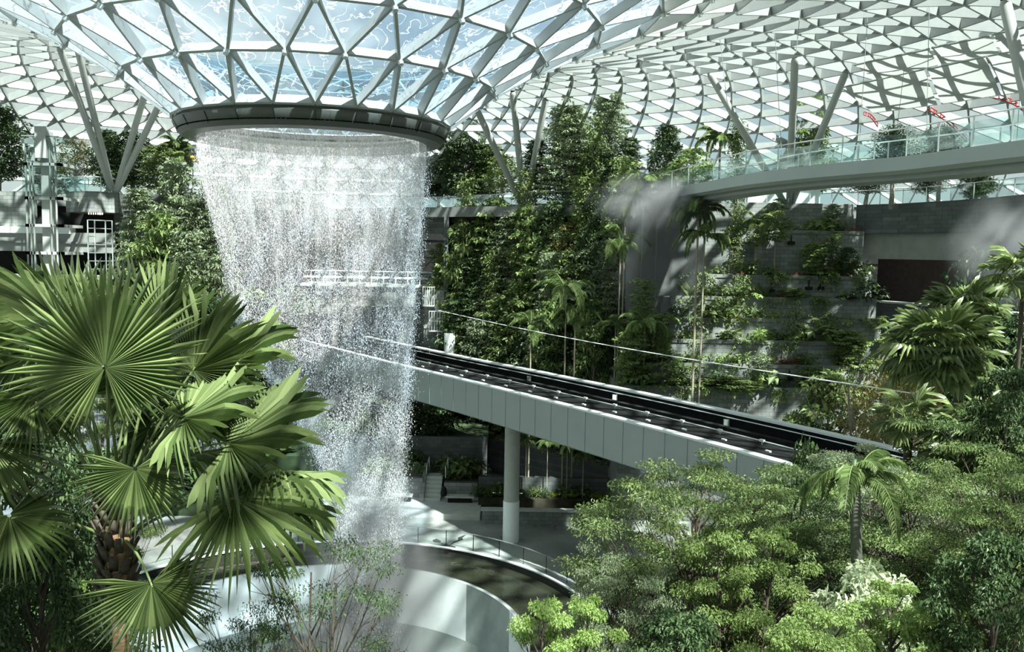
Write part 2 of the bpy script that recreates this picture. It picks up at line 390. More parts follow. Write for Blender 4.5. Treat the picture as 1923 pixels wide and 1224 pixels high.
# hubs where members meet
hb = MB()
for k in range(1, KF + 1):
    b, n_, p_ = ringidx[k]
    for i in range(n_):
        n0 = nrm(V[b + i]); hb.tube([V[b + i] - n0 * .60, V[b + i] - n0 * .40], [.10, .14], 8)
wpart(hb, 'node', m_rail, funnel)['kind'] = 'stuff'
# drum ring
dr = MB(); dr.lathe([(R_D - .25, Z_D + .12), (R_D + .02, Z_D + .06), (R_D + .16, Z_D - .14), (R_D - .02, Z_D - .46)], AX, AY, 96)
wpart(dr, 'drum_fascia', m_drum, funnel, smooth=True)
dr = MB(); dr.lathe([(R_D - .10, Z_D - .46), (R_D - .10, Z_D - .54)], AX, AY, 96); wpart(dr, 'shadow_gap', m_black, funnel)
dr = MB(); dr.lathe([(R_D - .02, Z_D - .52), (R_D - .25, Z_D - .72), (R_L, Z_L), (R_L - .1, Z_L + .02), (R_L - .1, Z_L + .6), (R_D, Z_D + .1)], AX, AY, 96); wpart(dr, 'drum_lip', m_drum, funnel, smooth=False)
sm = MB()
for i in range(24):
    sm = MB(); a = 2 * PI * i / 24 - .04; c, s = math.cos(a), math.sin(a)
    q = [(R_D + .175, Z_D - .14), (R_D - .005, Z_D - .46)]
    sm.beam((AX + c * q[0][0], AY + s * q[0][0], q[0][1]), (AX + c * q[1][0], AY + s * q[1][0], q[1][1]), .02, .02)
    sm.beam((AX + c * (R_D - .0), AY + s * (R_D - .0), Z_D - .53), (AX + c * (R_L + .02), AY + s * (R_L + .02), Z_L), .02, .02); wpart(sm, 'seam', m_black, funnel)
sm = MB()
for i in range(200):
    a = 2 * PI * i / 200; c, s = math.cos(a), math.sin(a); sm.beam((AX + c * (R_D - .05), AY + s * (R_D - .05), Z_D - .46), (AX + c * (R_D - .05), AY + s * (R_D - .05), Z_D - .54), .04, .04)
wpart(sm, 'bolts', m_black, funnel)['kind'] = 'stuff'
o = shell.build('ceiling', m_steel2); tag(o, kind='structure')
o = gl3.build('ceiling', m_glass_roof); tag(o, kind='structure')

# fabric sun shades hung below the shell on the right
m_shade, n, out = newmat('shade_fabric'); a = N(n, 'ShaderNodeBsdfDiffuse', Color=(.48, .49, .46, 1)); b = N(n, 'ShaderNodeBsdfTranslucent', Color=(.46, .47, .44, 1)); mx = N(n, 'ShaderNodeMixShader'); mx.inputs[0].default_value = .5
n.links.new(a.outputs[0], mx.inputs[1]); n.links.new(b.outputs[0], mx.inputs[2]); n.links.new(mx.outputs[0], out.inputs[0])
def shade(c4, label):
    g = 10; V = []
    c4 = [np.array(c, float) for c in c4]
    for j in range(g + 1):
        for i in range(g + 1):
            u, v = i / g, j / g; p = (c4[0] * (1 - u) + c4[1] * u) * (1 - v) + (c4[3] * (1 - u) + c4[2] * u) * v
            V.append(shell_hit(p[0], p[1], .85) + np.array([0, 0, -.25 * math.sin(PI * u) * math.sin(PI * v)]))
    Fq = [(j * (g + 1) + i, j * (g + 1) + i + 1, (j + 1) * (g + 1) + i + 1, (j + 1) * (g + 1) + i) for j in range(g) for i in range(g)]
    c = np.mean(V, 0); r = empty('sun_shade', c, label, 'sun shade', 'fabric sun shades under the roof')
    mb = MB(); mb.add(V, Fq); wpart(mb, 'fabric', m_shade, r, smooth=True)
    mb = MB(); mb.tube([V[i] for i in range(g + 1)], .07, 6); wpart(mb, 'edge_bar', m_grey, r)
    mb = MB(); mb.tube([V[g * (g + 1) + i] for i in range(g + 1)], .05, 6); wpart(mb, 'edge_bar', m_white, r)
shade([(1605, 122), (1745, 92), (1762, 122), (1645, 150)], 'pale fabric sun shade, leftmost of the upper row on the right')
shade([(1750, 90), (1860, 67), (1876, 100), (1768, 121)], 'pale fabric sun shade in the middle of the upper row')
shade([(1865, 65), (1990, 36), (2005, 75), (1882, 99)], 'pale fabric sun shade cut by the right edge, upper row')
shade([(1578, 165), (1735, 130), (1760, 196), (1640, 212)], 'pale fabric sun shade, leftmost of the lower row, crossed by lattice shadows')
shade([(1742, 130), (1850, 106), (1880, 178), (1768, 195)], 'pale fabric sun shade in the middle of the lower row')
shade([(1856, 105), (1990, 80), (2005, 160), (1888, 177)], 'pale fabric sun shade cut by the right edge, lower row')
for (a, b, lb) in (((1622, 216), (1648, 238), 'short red lattice track on the roof beside the topiary trees'), ((1742, 205), (1815, 266), 'long red lattice track curving down the roof at the right'), ((1865, 183), (1930, 215), 'red lattice track at the right edge under the sun shade')):
    pts = [shell_hit(a[0] + (b[0] - a[0]) * t, a[1] + (b[1] - a[1]) * t - 6 * math.sin(PI * t), .8) for t in np.linspace(0, 1, 7)]
    mb = MB()
    for dz in (0, .25): mb.tube([p + np.array([0, 0, dz]) for p in pts], .04, 6)
    for i in range(7): mb.beam(pts[i], pts[i] + np.array([0, 0, .25]), .05, .05, (0, 1, 0))
    o = mb.build('roof_track', m_red); tag(o, lb, 'track', 'red tracks on the roof')

# struts that carry the roof
def unit_(v): return v / np.linalg.norm(v)
ZG = 23.2
def strut(top, base, Yb, r, label, zb=None, topY=None, mat=m_steel):
    t = shell_hit(top[0], top[1], .45); b = at(base[0], base[1], Yb); b[2] = ZG if zb is None else zb
    if topY:
        q = at(top[0], top[1], topY); v = unit_(q - b); t = q
        for L in np.arange(0, 40, .1):
            t = b + v * L
            if t[2] > pz(math.hypot(t[0] - AX, t[1] - AY)) - .45: break
    e = empty('roof_strut', b, label, 'strut', 'slanting struts under the roof')
    mb = MB(); d = (t - b); mb.tube([b, b + d * .03, b + d * .5, b + d * .97, t], [r * .75, r, r * 1.05, r, r * .35], 14); wpart(mb, 'tube', mat, e, smooth=True)
    mb = MB(); mb.tube([t - d / np.linalg.norm(d) * .25, t + np.array([0, 0, .1])], [r * .6, r * .75], 8); wpart(mb, 'head_joint', m_dark, e)
for tp, s in (((137, 158), 'leftmost of the four white struts beside the lift'), ((156, 134), 'tallest of the left four struts, rising behind the lift'), ((268, 190), 'third strut of the left group, leaning right'), ((296, 202), 'fourth strut of the left group, leaning furthest right')):
    strut(tp, (214 + (tp[0] - 200) * .03, 362), 70.5, .22, 'white tubular roof strut, ' + s, topY=63)
for tp, s in (((905, 226), 'left arm of the group behind the middle trees'), ((966, 206), 'middle arm of the group behind the middle trees'), ((1028, 168), 'right arm of the group behind the middle trees')):
    strut(tp, (985 + (tp[0] - 970) * .03, 372), 82, .27, 'grey tubular roof strut, ' + s, topY=76)
for tp, s in (((1330, 134), 'left arm of the right-hand trio, striped with shadow'), ((1493, 104), 'upright middle post of the right-hand trio'), ((1590, 132), 'right arm of the right-hand trio, crossing the bridge')):
    strut(tp, (1482 + (tp[0] - 1480) * .03, 372), 71.5, .25, 'white tubular roof strut, ' + s)
strut((1885, -5), (2010, 200), 46, .30, 'thick white tubular roof strut crossing the top right corner', zb=20)
strut((36, 222), (58, 372), 69, .10, 'thin dark post left of the lift tower')
cbl = [(1455, 60, 1470, 330), (1505, 0, 1495, 100), (1630, 20, 1612, 300), (1745, 10, 1740, 260), (1352, 70, 1368, 215), (1700, 110, 1685, 240), (1920, 100, 1908, 285)]
for i, (a, b, c, d) in enumerate(cbl):
    t = shell_hit(a, b, .3); Yb = t[1]; q = at(c, d, Yb)
    mb = MB(); mb.tube([t, q], .018, 5); o = mb.build('hanging_cable', m_grey); tag(o, 'thin vertical cable hanging from the right side of the roof', 'cable', 'thin cables hanging from the roof')

# ------------------------------------------------------------------ far walls and terraces
def struct(name, mb, mat):
    o = mb.build(name, mat); o['kind'] = 'structure'; return o
def bx(x0, x1, y0, y1, z0, z1): m_ = MB(); m_.box(x0, x1, y0, y1, z0, z1); return m_
# garden floor on top of everything at the back
_xa, _xb = colx(830, 81), colx(1175, 66.5)
def Y0(X): return 66.5 + max(0.0, min(1.25, (_xb - X) / (_xb - _xa))) * 14.5
def mX(px, dy):
    X = colx(px, 70)
    for _ in range(30): X = colx(px, Y0(X) + dy)
    return X
def skew(xl, xr, d0, d1, z0, z1):
    m_ = MB(); xs = [xl] + ([_xb] if xl < _xb < xr else []) + [xr]
    for a, b in zip(xs[:-1], xs[1:]):
        m_.hexa([(a, Y0(a) + d0, z0), (b, Y0(b) + d0, z0), (b, Y0(b) + d1, z0), (a, Y0(a) + d1, z0), (a, Y0(a) + d0, z1), (b, Y0(b) + d0, z1), (b, Y0(b) + d1, z1), (a, Y0(a) + d1, z1)])
    return m_
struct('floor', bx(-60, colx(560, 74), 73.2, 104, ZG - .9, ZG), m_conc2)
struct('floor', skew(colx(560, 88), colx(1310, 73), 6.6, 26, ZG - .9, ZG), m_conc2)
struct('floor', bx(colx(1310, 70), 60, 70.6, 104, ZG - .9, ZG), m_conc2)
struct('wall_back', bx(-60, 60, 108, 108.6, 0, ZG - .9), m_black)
# middle terraces behind the trees, running beside the guideway
Xa, Xb = mX(838, 0), colx(1175, 70)
mid_t = [(0, 3.0), (1.7, 7.0), (2.9, 11.0), (4.1, 15.0), (5.3, 19.0)]
zp = 0
for i, (dy, z) in enumerate(mid_t):
    xr_ = colx(1320, 66.5 + dy) if z < 15 else Xb + 1
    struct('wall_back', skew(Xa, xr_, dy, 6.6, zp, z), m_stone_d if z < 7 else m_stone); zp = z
    struct('trim', skew(Xa, xr_, dy - .06, dy + .2, z - .02, z + .22), m_conc2)
struct('wall_back', skew(Xa, Xb + 6, 6.6, 7.0, 19, ZG + .3), m_stone)
struct('wall_back', skew(mX(785, 8), Xa, 7.6, 8.1, 20.9, ZG + .3), m_stone)
# tall grey wall between the middle terraces and the planters
struct('wall_back', bx(Xb, colx(1318, 70), 69.4, 70.2, 8, ZG + .2), m_conc2)
struct('wall_back', bx(colx(1262, 66), colx(1330, 66), 65.4, 69.4, 8, 15.8), m_stone)
# right-hand planter terraces
rt_t = [(61, 9.9), (62, 11.4), (63, 13.0), (64, 14.5), (65, 16.0), (66, 17.6), (68, 21.0)]
zp = 0; XR = colx(1640, 66)
TIER = []
for i, (Y, z) in enumerate(rt_t):
    xl = colx([1172, 1185, 1190, 1215, 1262, 1300, 1430][i], Y); xr = XR + (.8 if i < 3 else 0)
    struct('wall_right', bx(xl, xr, Y, 71.6, zp, z), m_stone); zp = z
    struct('trim', bx(xl - .05, xr, Y - .07, Y + .18, z - .03, z + .22), m_conc2)
    TIER.append((xl, xr, Y, z))
struct('wall_right', bx(colx(1318, 70), XR, 70.2, 70.8, 17.6, ZG + .2), m_stone)
# curved right wall building: stone band, pale fascia, dark opening, lower stone wall
def curvewall(pts, z0, z1, th, mat, name='wall_right'):
    mb = MB(); P_ = [np.array(p, float) for p in pts]; n_ = len(P_)
    V = []
    for i in range(n_):
        t = P_[min(i + 1, n_ - 1)] - P_[max(i - 1, 0)]; t /= np.linalg.norm(t); nn = np.array([-t[1], t[0]]) * th
        if nn[1] < 0: nn = -nn
        a = P_[i]; b = a + nn
        V += [(a[0], a[1], z0), (a[0], a[1], z1), (b[0], b[1], z1), (b[0], b[1], z0)]
    Fc = []
    for i in range(n_ - 1):
        for j in range(4): Fc.append((i * 4 + j, i * 4 + (j + 1) % 4, (i + 1) * 4 + (j + 1) % 4, (i + 1) * 4 + j))
    Fc += [(0, 1, 2, 3), ((n_ - 1) * 4 + 3, (n_ - 1) * 4 + 2, (n_ - 1) * 4 + 1, (n_ - 1) * 4)]
    mb.add(V, Fc); return struct(name, mb, mat)
rw = [(colx(1604, 69.5), 69.5), (28.8, 66.5), (30.4, 62.5), (31.3, 58), (31.6, 53), (31.4, 47)]
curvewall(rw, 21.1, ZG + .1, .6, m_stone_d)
rw2 = [(x + .15, y + .5) for x, y in rw]
curvewall(rw2, 19.15, 21.1, .5, m_conc3)
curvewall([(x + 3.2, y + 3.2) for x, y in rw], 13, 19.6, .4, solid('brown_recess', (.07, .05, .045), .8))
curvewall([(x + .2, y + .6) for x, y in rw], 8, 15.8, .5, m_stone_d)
curvewall([(x + .1, y + .5) for x, y in rw], 15.8, 15.95, .8, m_conc, 'trim')
struct('wall_right', bx(colx(1620, 67), colx(1637, 67), 67, 67.8, 15.8, 18.2), m_conc)

# left balconies
XL0, XL1 = colx(-120, 70), colx(72, 70)
struct('wall_left', bx(XL0, colx(62, 70), 70, 70.8, 20.5, 23.25), m_stone)
struct('trim', bx(XL0, colx(130, 69), 69.2, 70.1, 20.0, 20.5), m_white)
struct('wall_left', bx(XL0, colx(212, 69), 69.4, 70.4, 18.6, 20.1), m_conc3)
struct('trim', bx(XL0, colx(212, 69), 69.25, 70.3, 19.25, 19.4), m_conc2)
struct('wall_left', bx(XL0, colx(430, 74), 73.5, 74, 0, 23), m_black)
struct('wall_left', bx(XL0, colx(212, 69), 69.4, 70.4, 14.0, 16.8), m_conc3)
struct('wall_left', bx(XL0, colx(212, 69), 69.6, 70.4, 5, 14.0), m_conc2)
bay = [(colx(125, 70.5), 70.6), (colx(140, 69), 69.2), (colx(165, 69), 68.8), (colx(192, 69), 69.0), (colx(210, 69.8), 70.0), (colx(218, 71.5), 71.8)]
curvewall(bay, 21.7, 23.3, .5, m_stone, 'wall_left')
mb = MB(); mb.add([(x, y, 21.72) for x, y in bay] + [(bay[-1][0], 74, 21.72), (bay[0][0], 74, 21.72)], [(0, 1, 2, 7), (2, 3, 4, 7), (4, 5, 6, 7)]); struct('ceiling', mb, m_conc3)
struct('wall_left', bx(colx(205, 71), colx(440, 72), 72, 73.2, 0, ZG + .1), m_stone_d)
# warm spotlights under the bay
m_lamp, n, out = newmat('lamp_glow'); e = N(n, 'ShaderNodeEmission', Color=(1, .82, .6, 1), Strength=6.0); n.links.new(e.outputs[0], out.inputs[0])
for i in range(7):
    p = at(167 + i * 4.2, 408 - i * .9, 69.9); mb = MB(); mb.tube([(p[0], p[1], 21.7), (p[0], p[1], 21.55)], .035 if i != 5 else .08, 8); o = mb.build('ceiling_spotlight', m_lamp)
    tag(o, 'small warm spotlight in the row under the left balcony bay', 'spotlight', 'spotlights under the left balcony')
# balcony deep behind the waterfall, and the portal walls
Yb = 86
x0, x1 = colx(540, Yb), colx(812, Yb)
struct('wall_back', bx(x0, x1, Yb, 90, 13.7, 15.6), m_stone)
struct('trim', bx(x0, x1, Yb - .3, 90, 15.6, 15.9), m_conc)
struct('wall_back', bx(colx(748, Yb), colx(835, Yb), Yb + .3, 91, 3, 13.7), m_stone)
struct('wall_back', bx(colx(430, 92), colx(760, 92), 92, 93, 0, 22), m_conc2)
rl = empty('white_railing', (x0, Yb, 15.9), 'white railing along the balcony seen through the waterfall', 'railing')
for z in (17.1, 16.5):
    mb = MB(); mb.beam((x0, Yb - .2, z), (x1, Yb - .2, z), .07, .2 if z < 17 else .10); wpart(mb, 'rail', m_white, rl)
for i in range(13):
    X = x0 + (x1 - x0) * i / 12; mb = MB(); mb.beam((X, Yb - .2, 15.85), (X, Yb - .2, 17.15), .08, .08, (0, 1, 0)); wpart(mb, 'post', m_white, rl)
struct('wall_back', bx(Xa - .3, Xa + .1, Y0(Xa) + 1, 93, 3, ZG - .9), m_stone_d)
# caged ladder
lx, ly = colx(818, 81), 81.0
ld = empty('caged_ladder', (lx, ly, 10.3), 'white steel access ladder with open cages on the wall right of the waterfall', 'ladder')
for (xa, xb, za, zb) in ((colx(796, 81), colx(817, 81), 14.2, 15.9), (colx(808, 81), colx(833, 81), 11.9, 13.7)):
    mb = MB()
    for k in range(6):
        X = xa + (xb - xa) * k / 5; mb.beam((X, ly - .5, za), (X, ly - .5, zb), .04, .04, (0, 1, 0))
    for z in (za, (za + zb) / 2, zb): mb.beam((xa, ly - .5, z), (xb, ly - .5, z), .05, .05); mb.beam((xa, ly - .5, z), (xa, ly + .5, z), .05, .05); mb.beam((xb, ly - .5, z), (xb, ly + .5, z), .05, .05)
    mb.box(xa, xb, ly - .5, ly + .6, za - .08, za); wpart(mb, 'cage', m_white, ld)
mb = MB()
for X in (colx(824, 81), colx(832, 81)): mb.beam((X, ly - .3, 10.3), (X, ly - .3, 12), .06, .06, (0, 1, 0))
for k in range(7): mb.beam((colx(824, 81), ly - .3, 10.5 + k * .22), (colx(832, 81), ly - .3, 10.5 + k * .22), .04, .04)
wpart(mb, 'rungs', m_rail, ld)
struct('wall_back', bx(colx(796, 81), colx(834, 81), ly + .5, ly + 1.2, 4.2, 15.6), m_stone)
p = at(844, 655, 79.5); mb = MB(); mb.tube([(p[0], 79.5, 9.0), (p[0], 79.5, 11.8)], .5, 20); o = mb.build('white_tank', m_white, smooth=False); tag(o, 'upright white cylinder standing by the terrace at the track', 'tank')

# top-garden railings
def railing(pts, z, h, label, every=1.6, glass=True, name='glass_railing'):
    P_ = [np.array([p[0], p[1], z]) for p in pts]; r = empty(name, P_[0], label, 'railing')
    for a, b in zip(P_[:-1], P_[1:]):
        if glass:
            g_ = MB(); g_.beam((a + b) / 2 * 0 + a + [0, 0, h / 2], b + [0, 0, h / 2], .02, h - .1); wpart(g_, 'glass_panel', m_glass, r)
        L = np.linalg.norm(b - a); k = max(1, int(L / every))
        for i in range(k): q = a + (b - a) * i / k; mb = MB(); mb.beam(q, q + [0, 0, h], .05, .05, (0, 1, 0)); wpart(mb, 'post', m_rail, r)
    mb = MB(); mb.tube([p + [0, 0, h] for p in P_], .035, 6); wpart(mb, 'handrail', m_rail, r); return r
railing([(XL0 + 12, 70.3), (colx(62, 70), 70.3)], 23.25, 1.1, 'glass railing on the stone parapet at the far left')
railing(bay, 23.3, 1.1, 'glass railing around the curved left balcony bay')
railing([(x, Y0(x) + 6.8) for x in np.linspace(mX(785, 7), colx(1175, 73), 6)], ZG + .3, 1.0, 'thin railing behind the middle trees on the top terrace', 2.0)
railing([(colx(1318, 70), 70.5), (XR, 70.5)], ZG + .2, 1.1, 'glass railing at the foot of the right-hand strut trio')
railing([(x + .2, y + .3) for x, y in rw], ZG + .1, 1.1, 'glass railing on top of the curved dark stone wall')
# white curved hood behind the struts
mb = MB(); x0, x1 = colx(1400, 72.5), colx(1535, 72.5); V = []
for i in range(13):
    t = i / 12; X = x0 + (x1 - x0) * t; z = ZG + 3.2 * math.sin(PI * (.15 + .55 * t)) ; V += [(X, 72.5, ZG), (X, 72.5, z), (X, 74.5, z), (X, 74.5, ZG)]
mb.add(V, [(i * 4 + j, i * 4 + (j + 1) % 4, i * 4 + 4 + (j + 1) % 4, i * 4 + 4 + j) for i in range(12) for j in range(4)] + [(0, 1, 2, 3), (48, 51, 50, 49)])
o = mb.build('white_pavilion', m_white); tag(o, 'low white curved pavilion behind the base of the right-hand struts', 'pavilion')
# wall lights on the planter terraces
for (px, py, Y) in ((1486, 456, 67.9), (1519, 541, 65.9), (1541, 541, 65.9), (1567, 621, 63.9), (1552, 617, 63.9), (1482, 711, 61.9), (1560, 709, 61.9), (1448, 546, 65.9)):
    p = at(px, py, Y); mb = MB(); mb.box(p[0] - .25, p[0] + .25, Y - .12, Y + .15, p[2] - .12, p[2] + .12); mb.box(p[0] - .03, p[0] + .03, Y - .02, Y + .1, p[2] + .1, p[2] + .6)
    o = mb.build('wall_fixture', m_black); tag(o, 'small black box fixture on the stone planter wall', 'wall fixture', 'black fixtures on the planter walls')

# ------------------------------------------------------------------ lift tower, left
lt = empty('lift_tower', (colx(95, 67), 67, 0), 'tall glass lift tower with a white steel mast at the far left', 'lift')
zt = at(90, 248, 67)[2]
mb = MB(); xm = colx(94, 67); mb.box(xm - .32, xm + .32, 66.6, 67.3, 0, zt); wpart(mb, 'mast', m_steel, lt)
for px in (63, 70, 76, 108, 118):
    X = colx(px, 67); mb = MB(); mb.box(X - .045, X + .045, 66.2, 66.32, 0, at(px, 278 if px < 100 else 262, 67)[2]); wpart(mb, 'guide_rail', m_grey if px != 118 else m_steel, lt)
for py in (310, 373, 424, 475):
    z = at(94, py, 67)[2]; mb = MB(); mb.box(colx(60, 67), colx(127, 67), 66.2, 66.6, z - .11, z + .11); mb.box(colx(60, 67), colx(60, 67) + .3, 66.2, 69.5, z - .11, z + .11); mb.box(colx(127, 67) - .3, colx(127, 67), 66.2, 69.5, z - .11, z + .11); wpart(mb, 'cross_beam', m_steel, lt)
mb = MB(); mb.box(colx(58, 67), colx(126, 67), 66.1, 69.3, at(90, 372, 67)[2], zt - .4); wpart(mb, 'glass_shaft', m_glass, lt)
mb = MB(); mb.box(colx(84, 67), colx(104, 67), 66.0, 66.6, zt - 2.0, zt + .3); mb.beam((colx(78, 67), 66.3, zt - 2.2), (colx(90, 67), 66.3, zt), .3, .3); wpart(mb, 'mast_head', m_steel, lt)
mb = MB()
for k in range(16):
    rr = random.Random(k); X = colx(64 + rr.random() * 58, 67); z = zt - .6 - rr.random() * 4; mb.box(X - .2, X + .2, 66.8, 67.6, z - .12, z + .12)
mb.box(colx(58, 67), colx(126, 67), 66.1, 66.2, zt - .45, zt - .35)
wpart(mb, 'machinery', m_grey, lt)
# scaffold tower
sx0, sx1 = colx(172, 66), colx(205, 66); sc = empty('scaffold_tower', ((sx0 + sx1) / 2, 66, 14), 'narrow metal scaffold tower standing under the left balcony', 'scaffold')
for X in (sx0, sx1):
    for Y in (65.5, 66.6): mb = MB(); mb.beam((X, Y, 5), (X, Y, 21), .07, .07, (0, 1, 0)); wpart(mb, 'upright', m_rail, sc)
for k in range(27):
    z = 5.4 + k * .6; mb = MB(); mb.beam((sx0, 65.5, z), (sx1, 65.5, z), .05, .05); wpart(mb, 'rung', m_grey, sc); mb = MB(); mb.beam((sx0, 66.6, z), (sx1, 66.6, z), .05, .05); wpart(mb, 'rung', m_grey, sc)
struct('floor', bx(XL0, colx(430, 66), 64, 72, 4.0, 5.0), m_conc2)

# ------------------------------------------------------------------ footbridge across the right
bt = [(1200, 370), (1250, 357), (1300, 346), (1400, 326), (1500, 313), (1600, 303), (1700, 293), (1800, 279), (1923, 262), (2060, 246)]
B = [atz(x, y, 23.8) for x, y in bt]; B = np.array(B)
tt = np.arange(len(B)); ti = np.linspace(0, len(B) - 1, 46)
Bc = np.stack([np.interp(ti, tt, B[:, i]) for i in range(3)], 1)
for _ in range(3): Bc[1:-1] = (Bc[:-2] + 2 * Bc[1:-1] + Bc[2:]) / 4
def perp(Pp):
    T = np.gradient(Pp, axis=0); T[:, 2] = 0; T /= np.linalg.norm(T, axis=1)[:, None]; return T, np.stack([T[:, 1], -T[:, 0], T[:, 2] * 0], 1)
T_, Nn = perp(Bc)
if Nn[20] @ (np.array([1.0, 1, 0])) < 0: Nn = -Nn
def ribbon(Pp, Nn, offs, name, mat, root, smooth=False):
    """closed loft; offs = list of (side, z)"""
    k = len(offs); V = []
    for p, n_ in zip(Pp, Nn):
        for s, z in offs: V.append(p + n_ * s + np.array([0, 0, z]))
    Fc = [(i * k + j, i * k + (j + 1) % k, (i + 1) * k + (j + 1) % k, (i + 1) * k + j) for i in range(len(Pp) - 1) for j in range(k)]
    mb = MB(); mb.add(V, Fc)
    if k == 4: mb.add([V[i] for i in range(4)], [(0, 1, 2, 3)]); mb.add([V[-4 + i] for i in range(4)], [(0, 1, 2, 3)])
    return wpart(mb, name, mat, root, smooth=smooth)
fb = empty('footbridge', Bc[22] * [1, 1, 0] + [0, 0, 23], 'curved grey footbridge with glass balustrades crossing the upper right', 'footbridge')
ribbon(Bc, Nn, [(0, 0), (0, -.62), (.5, -.75), (.5, -.1)], 'near_beam', m_panel, fb)
ribbon(Bc, Nn, [(.5, -.02), (.5, -.25), (3.2, -.25), (3.2, -.02)], 'deck', m_conc, fb)
ribbon(Bc, Nn, [(3.2, 0), (3.2, -.6), (3.5, -.6), (3.5, 0)], 'far_beam', m_panel, fb)
ribbon(Bc, Nn, [(.9, -.25), (.9, -.95), (2.6, -.95), (2.6, -.25)], 'spine_beam', m_grey, fb)
for i in range(1, 45, 2):
    mb = MB(); a = Bc[i] + Nn[i] * .3 + [0, 0, -.55]; b = Bc[i] + Nn[i] * 3.2 + [0, 0, -.45]; mb.beam(a, b, .5, .12); wpart(mb, 'cross_rib', m_white, fb)
for s in (.08, 3.35):
    for i in range(0, 45, 3):
        i2 = min(i + 3, 45); g_ = MB(); a = Bc[i] + Nn[i] * s; b = Bc[i2] + Nn[i2] * s; g_.beam(a + [0, 0, .55], b + [0, 0, .55], .02, .95); wpart(g_, 'glass_panel', m_glass, fb)
        mb = MB(); mb.beam(a + [0, 0, -.1], a + [0, 0, 1.25], .045, .06, (0, 1, 0)); wpart(mb, 'post', m_rail, fb)
    mb = MB(); mb.tube([p + n_ * s + [0, 0, 1.25] for p, n_ in zip(Bc, Nn)], .035, 6); wpart(mb, 'handrail', m_rail, fb)

# ------------------------------------------------------------------ train guideway
def poly(pts, z, n=60):
    A = np.array([atz(x, y, z) for x, y in pts]); s = np.concatenate([[0], np.cumsum(np.linalg.norm(np.diff(A, axis=0), axis=1))])
    return A, s
ZT = 10.45
A, s = poly([(640, 657), (750, 685), (870, 712), (1000, 745), (1130, 777), (1300, 822), (1450, 862), (1600, 905), (1760, 958)], ZT)
ti = np.linspace(0, s[-1], 60); G = np.stack([np.interp(ti, s, A[:, i]) for i in range(3)], 1)
ex = G[0] + (G[0] - G[3]) / np.linalg.norm(G[0] - G[3]) * 9; G = np.vstack([np.linspace(ex, G[0], 8)[:-1], G])
ex = G[-1] + (G[-1] - G[-4]) / np.linalg.norm(G[-1] - G[-4]) * 16; G = np.vstack([G, np.linspace(G[-1], ex, 14)[1:]])
for _ in range(30): G[1:-1] = (G[:-2] + 2 * G[1:-1] + G[2:]) / 4
Tg, Ng = perp(G)
if Ng[30][1] < 0: Ng = -Ng
A2, s2 = poly([(640, 622), (753, 644), (1000, 700), (1280, 762), (1480, 797), (1660, 825)], ZT + .1)
# width from the far parapet's measured line
mid = 25; wd = []
for q in A2: wd.append(min(np.linalg.norm((q - G)[:, :2], axis=1)))
WG = float(np.median(wd)); print('GUIDEWAY width', [round(float(x), 1) for x in wd])
gw = empty('train_guideway', G[30] * [1, 1, 0] + [0, 0, 7.8], 'grey panelled elevated train guideway with dark double track running diagonally', 'guideway')
ribbon(G, Ng, [(0, -.05), (0, -2.35), (.15, -2.45), (.15, -.05)], 'side_cladding', m_panel, gw)
ribbon(G, Ng, [(-.03, 0), (-.03, -.10), (.45, -.10), (.45, 0)], 'coping', m_white, gw)
ribbon(G, Ng, [(.15, -.1), (.15, -2.45), (WG - .5, -2.3), (WG - .5, -1.0)], 'girder', m_conc2, gw)
ribbon(G, Ng, [(.45, -.1), (.45, -.8), (WG - .4, -.8), (WG - .4, -.82)], 'track_bed', m_dark, gw)
ribbon(G, Ng, [(WG - .45, .06), (WG - .45, -1.6), (WG, -1.6), (WG, .06)], 'far_parapet', m_dark, gw)
ribbon(G, Ng, [(WG - .5, .16), (WG - .5, .05), (WG + .06, .05), (WG + .06, .16)], 'parapet_coping', m_white, gw)
m_bed = solid('running_surface', (.022, .024, .022), .95, 0, .3, spec=.05)
for s_ in (.95, 2.3, WG - 2.9, WG - 1.35):
    ribbon(G, Ng, [(s_, -.82), (s_, -.52), (s_ + .42, -.52), (s_ + .42, -.82)], 'running_beam', m_bed, gw)
for s_, z in ((.62, -.22), (2.0, -.35), (WG - 3.1, -.3), (WG - .65, -.12)):
    mb = MB(); mb.tube([p + n_ * s_ + [0, 0, z] for p, n_ in zip(G, Ng)], .035, 6); wpart(mb, 'power_rail', m_rail, gw)
for k, s_ in enumerate((.62, 2.0, WG - 3.1)):
    for i in range(3 + k, len(G) - 3, 3):
        mb = MB(); p = G[i] + Ng[i] * s_; mb.beam(p - Tg[i] * .14 + [0, 0, -.28], p + Tg[i] * .14 + [0, 0, -.28], .12, .12); mb.beam(p + [0, 0, -.8], p + [0, 0, -.28], .05, .05, (0, 1, 0)); wpart(mb, 'rail_bracket', m_white, gw)
gs = np.concatenate([[0], np.cumsum(np.linalg.norm(np.diff(G, axis=0), axis=1))])
for d_ in np.arange(2, gs[-1] - 1, 1.62):
    i = int(np.searchsorted(gs, d_)); q = np.array([np.interp(d_, gs, G[:, c]) for c in range(3)]) - Ng[i] * .012; sm = MB(); sm.beam(q + [0, 0, -.1], q + [0, 0, -2.36], .03, .02, Ng[i]); wpart(sm, 'panel_joint', m_grey, gw)
for i in (28, 38, 48):
    mb = MB(); p = G[i] + Ng[i] * (WG - .7); mb.box(p[0] - .15, p[0] + .15, p[1] - .1, p[1] + .1, 9.6, 10.2); wpart(mb, 'signal_box', m_grey if i != 38 else m_white, gw)
mb = MB(); c0 = at(1022, 645, 66.0); c1 = at(820, 580, 80); pts = []
c2 = at(1765, 746, 36)
for t in np.linspace(0, 1, 24):
    a = at(820, 582, 78); pts.append(a + (c2 - a) * t + np.array([0, 0, -1.0 * math.sin(PI * t) * .35]))
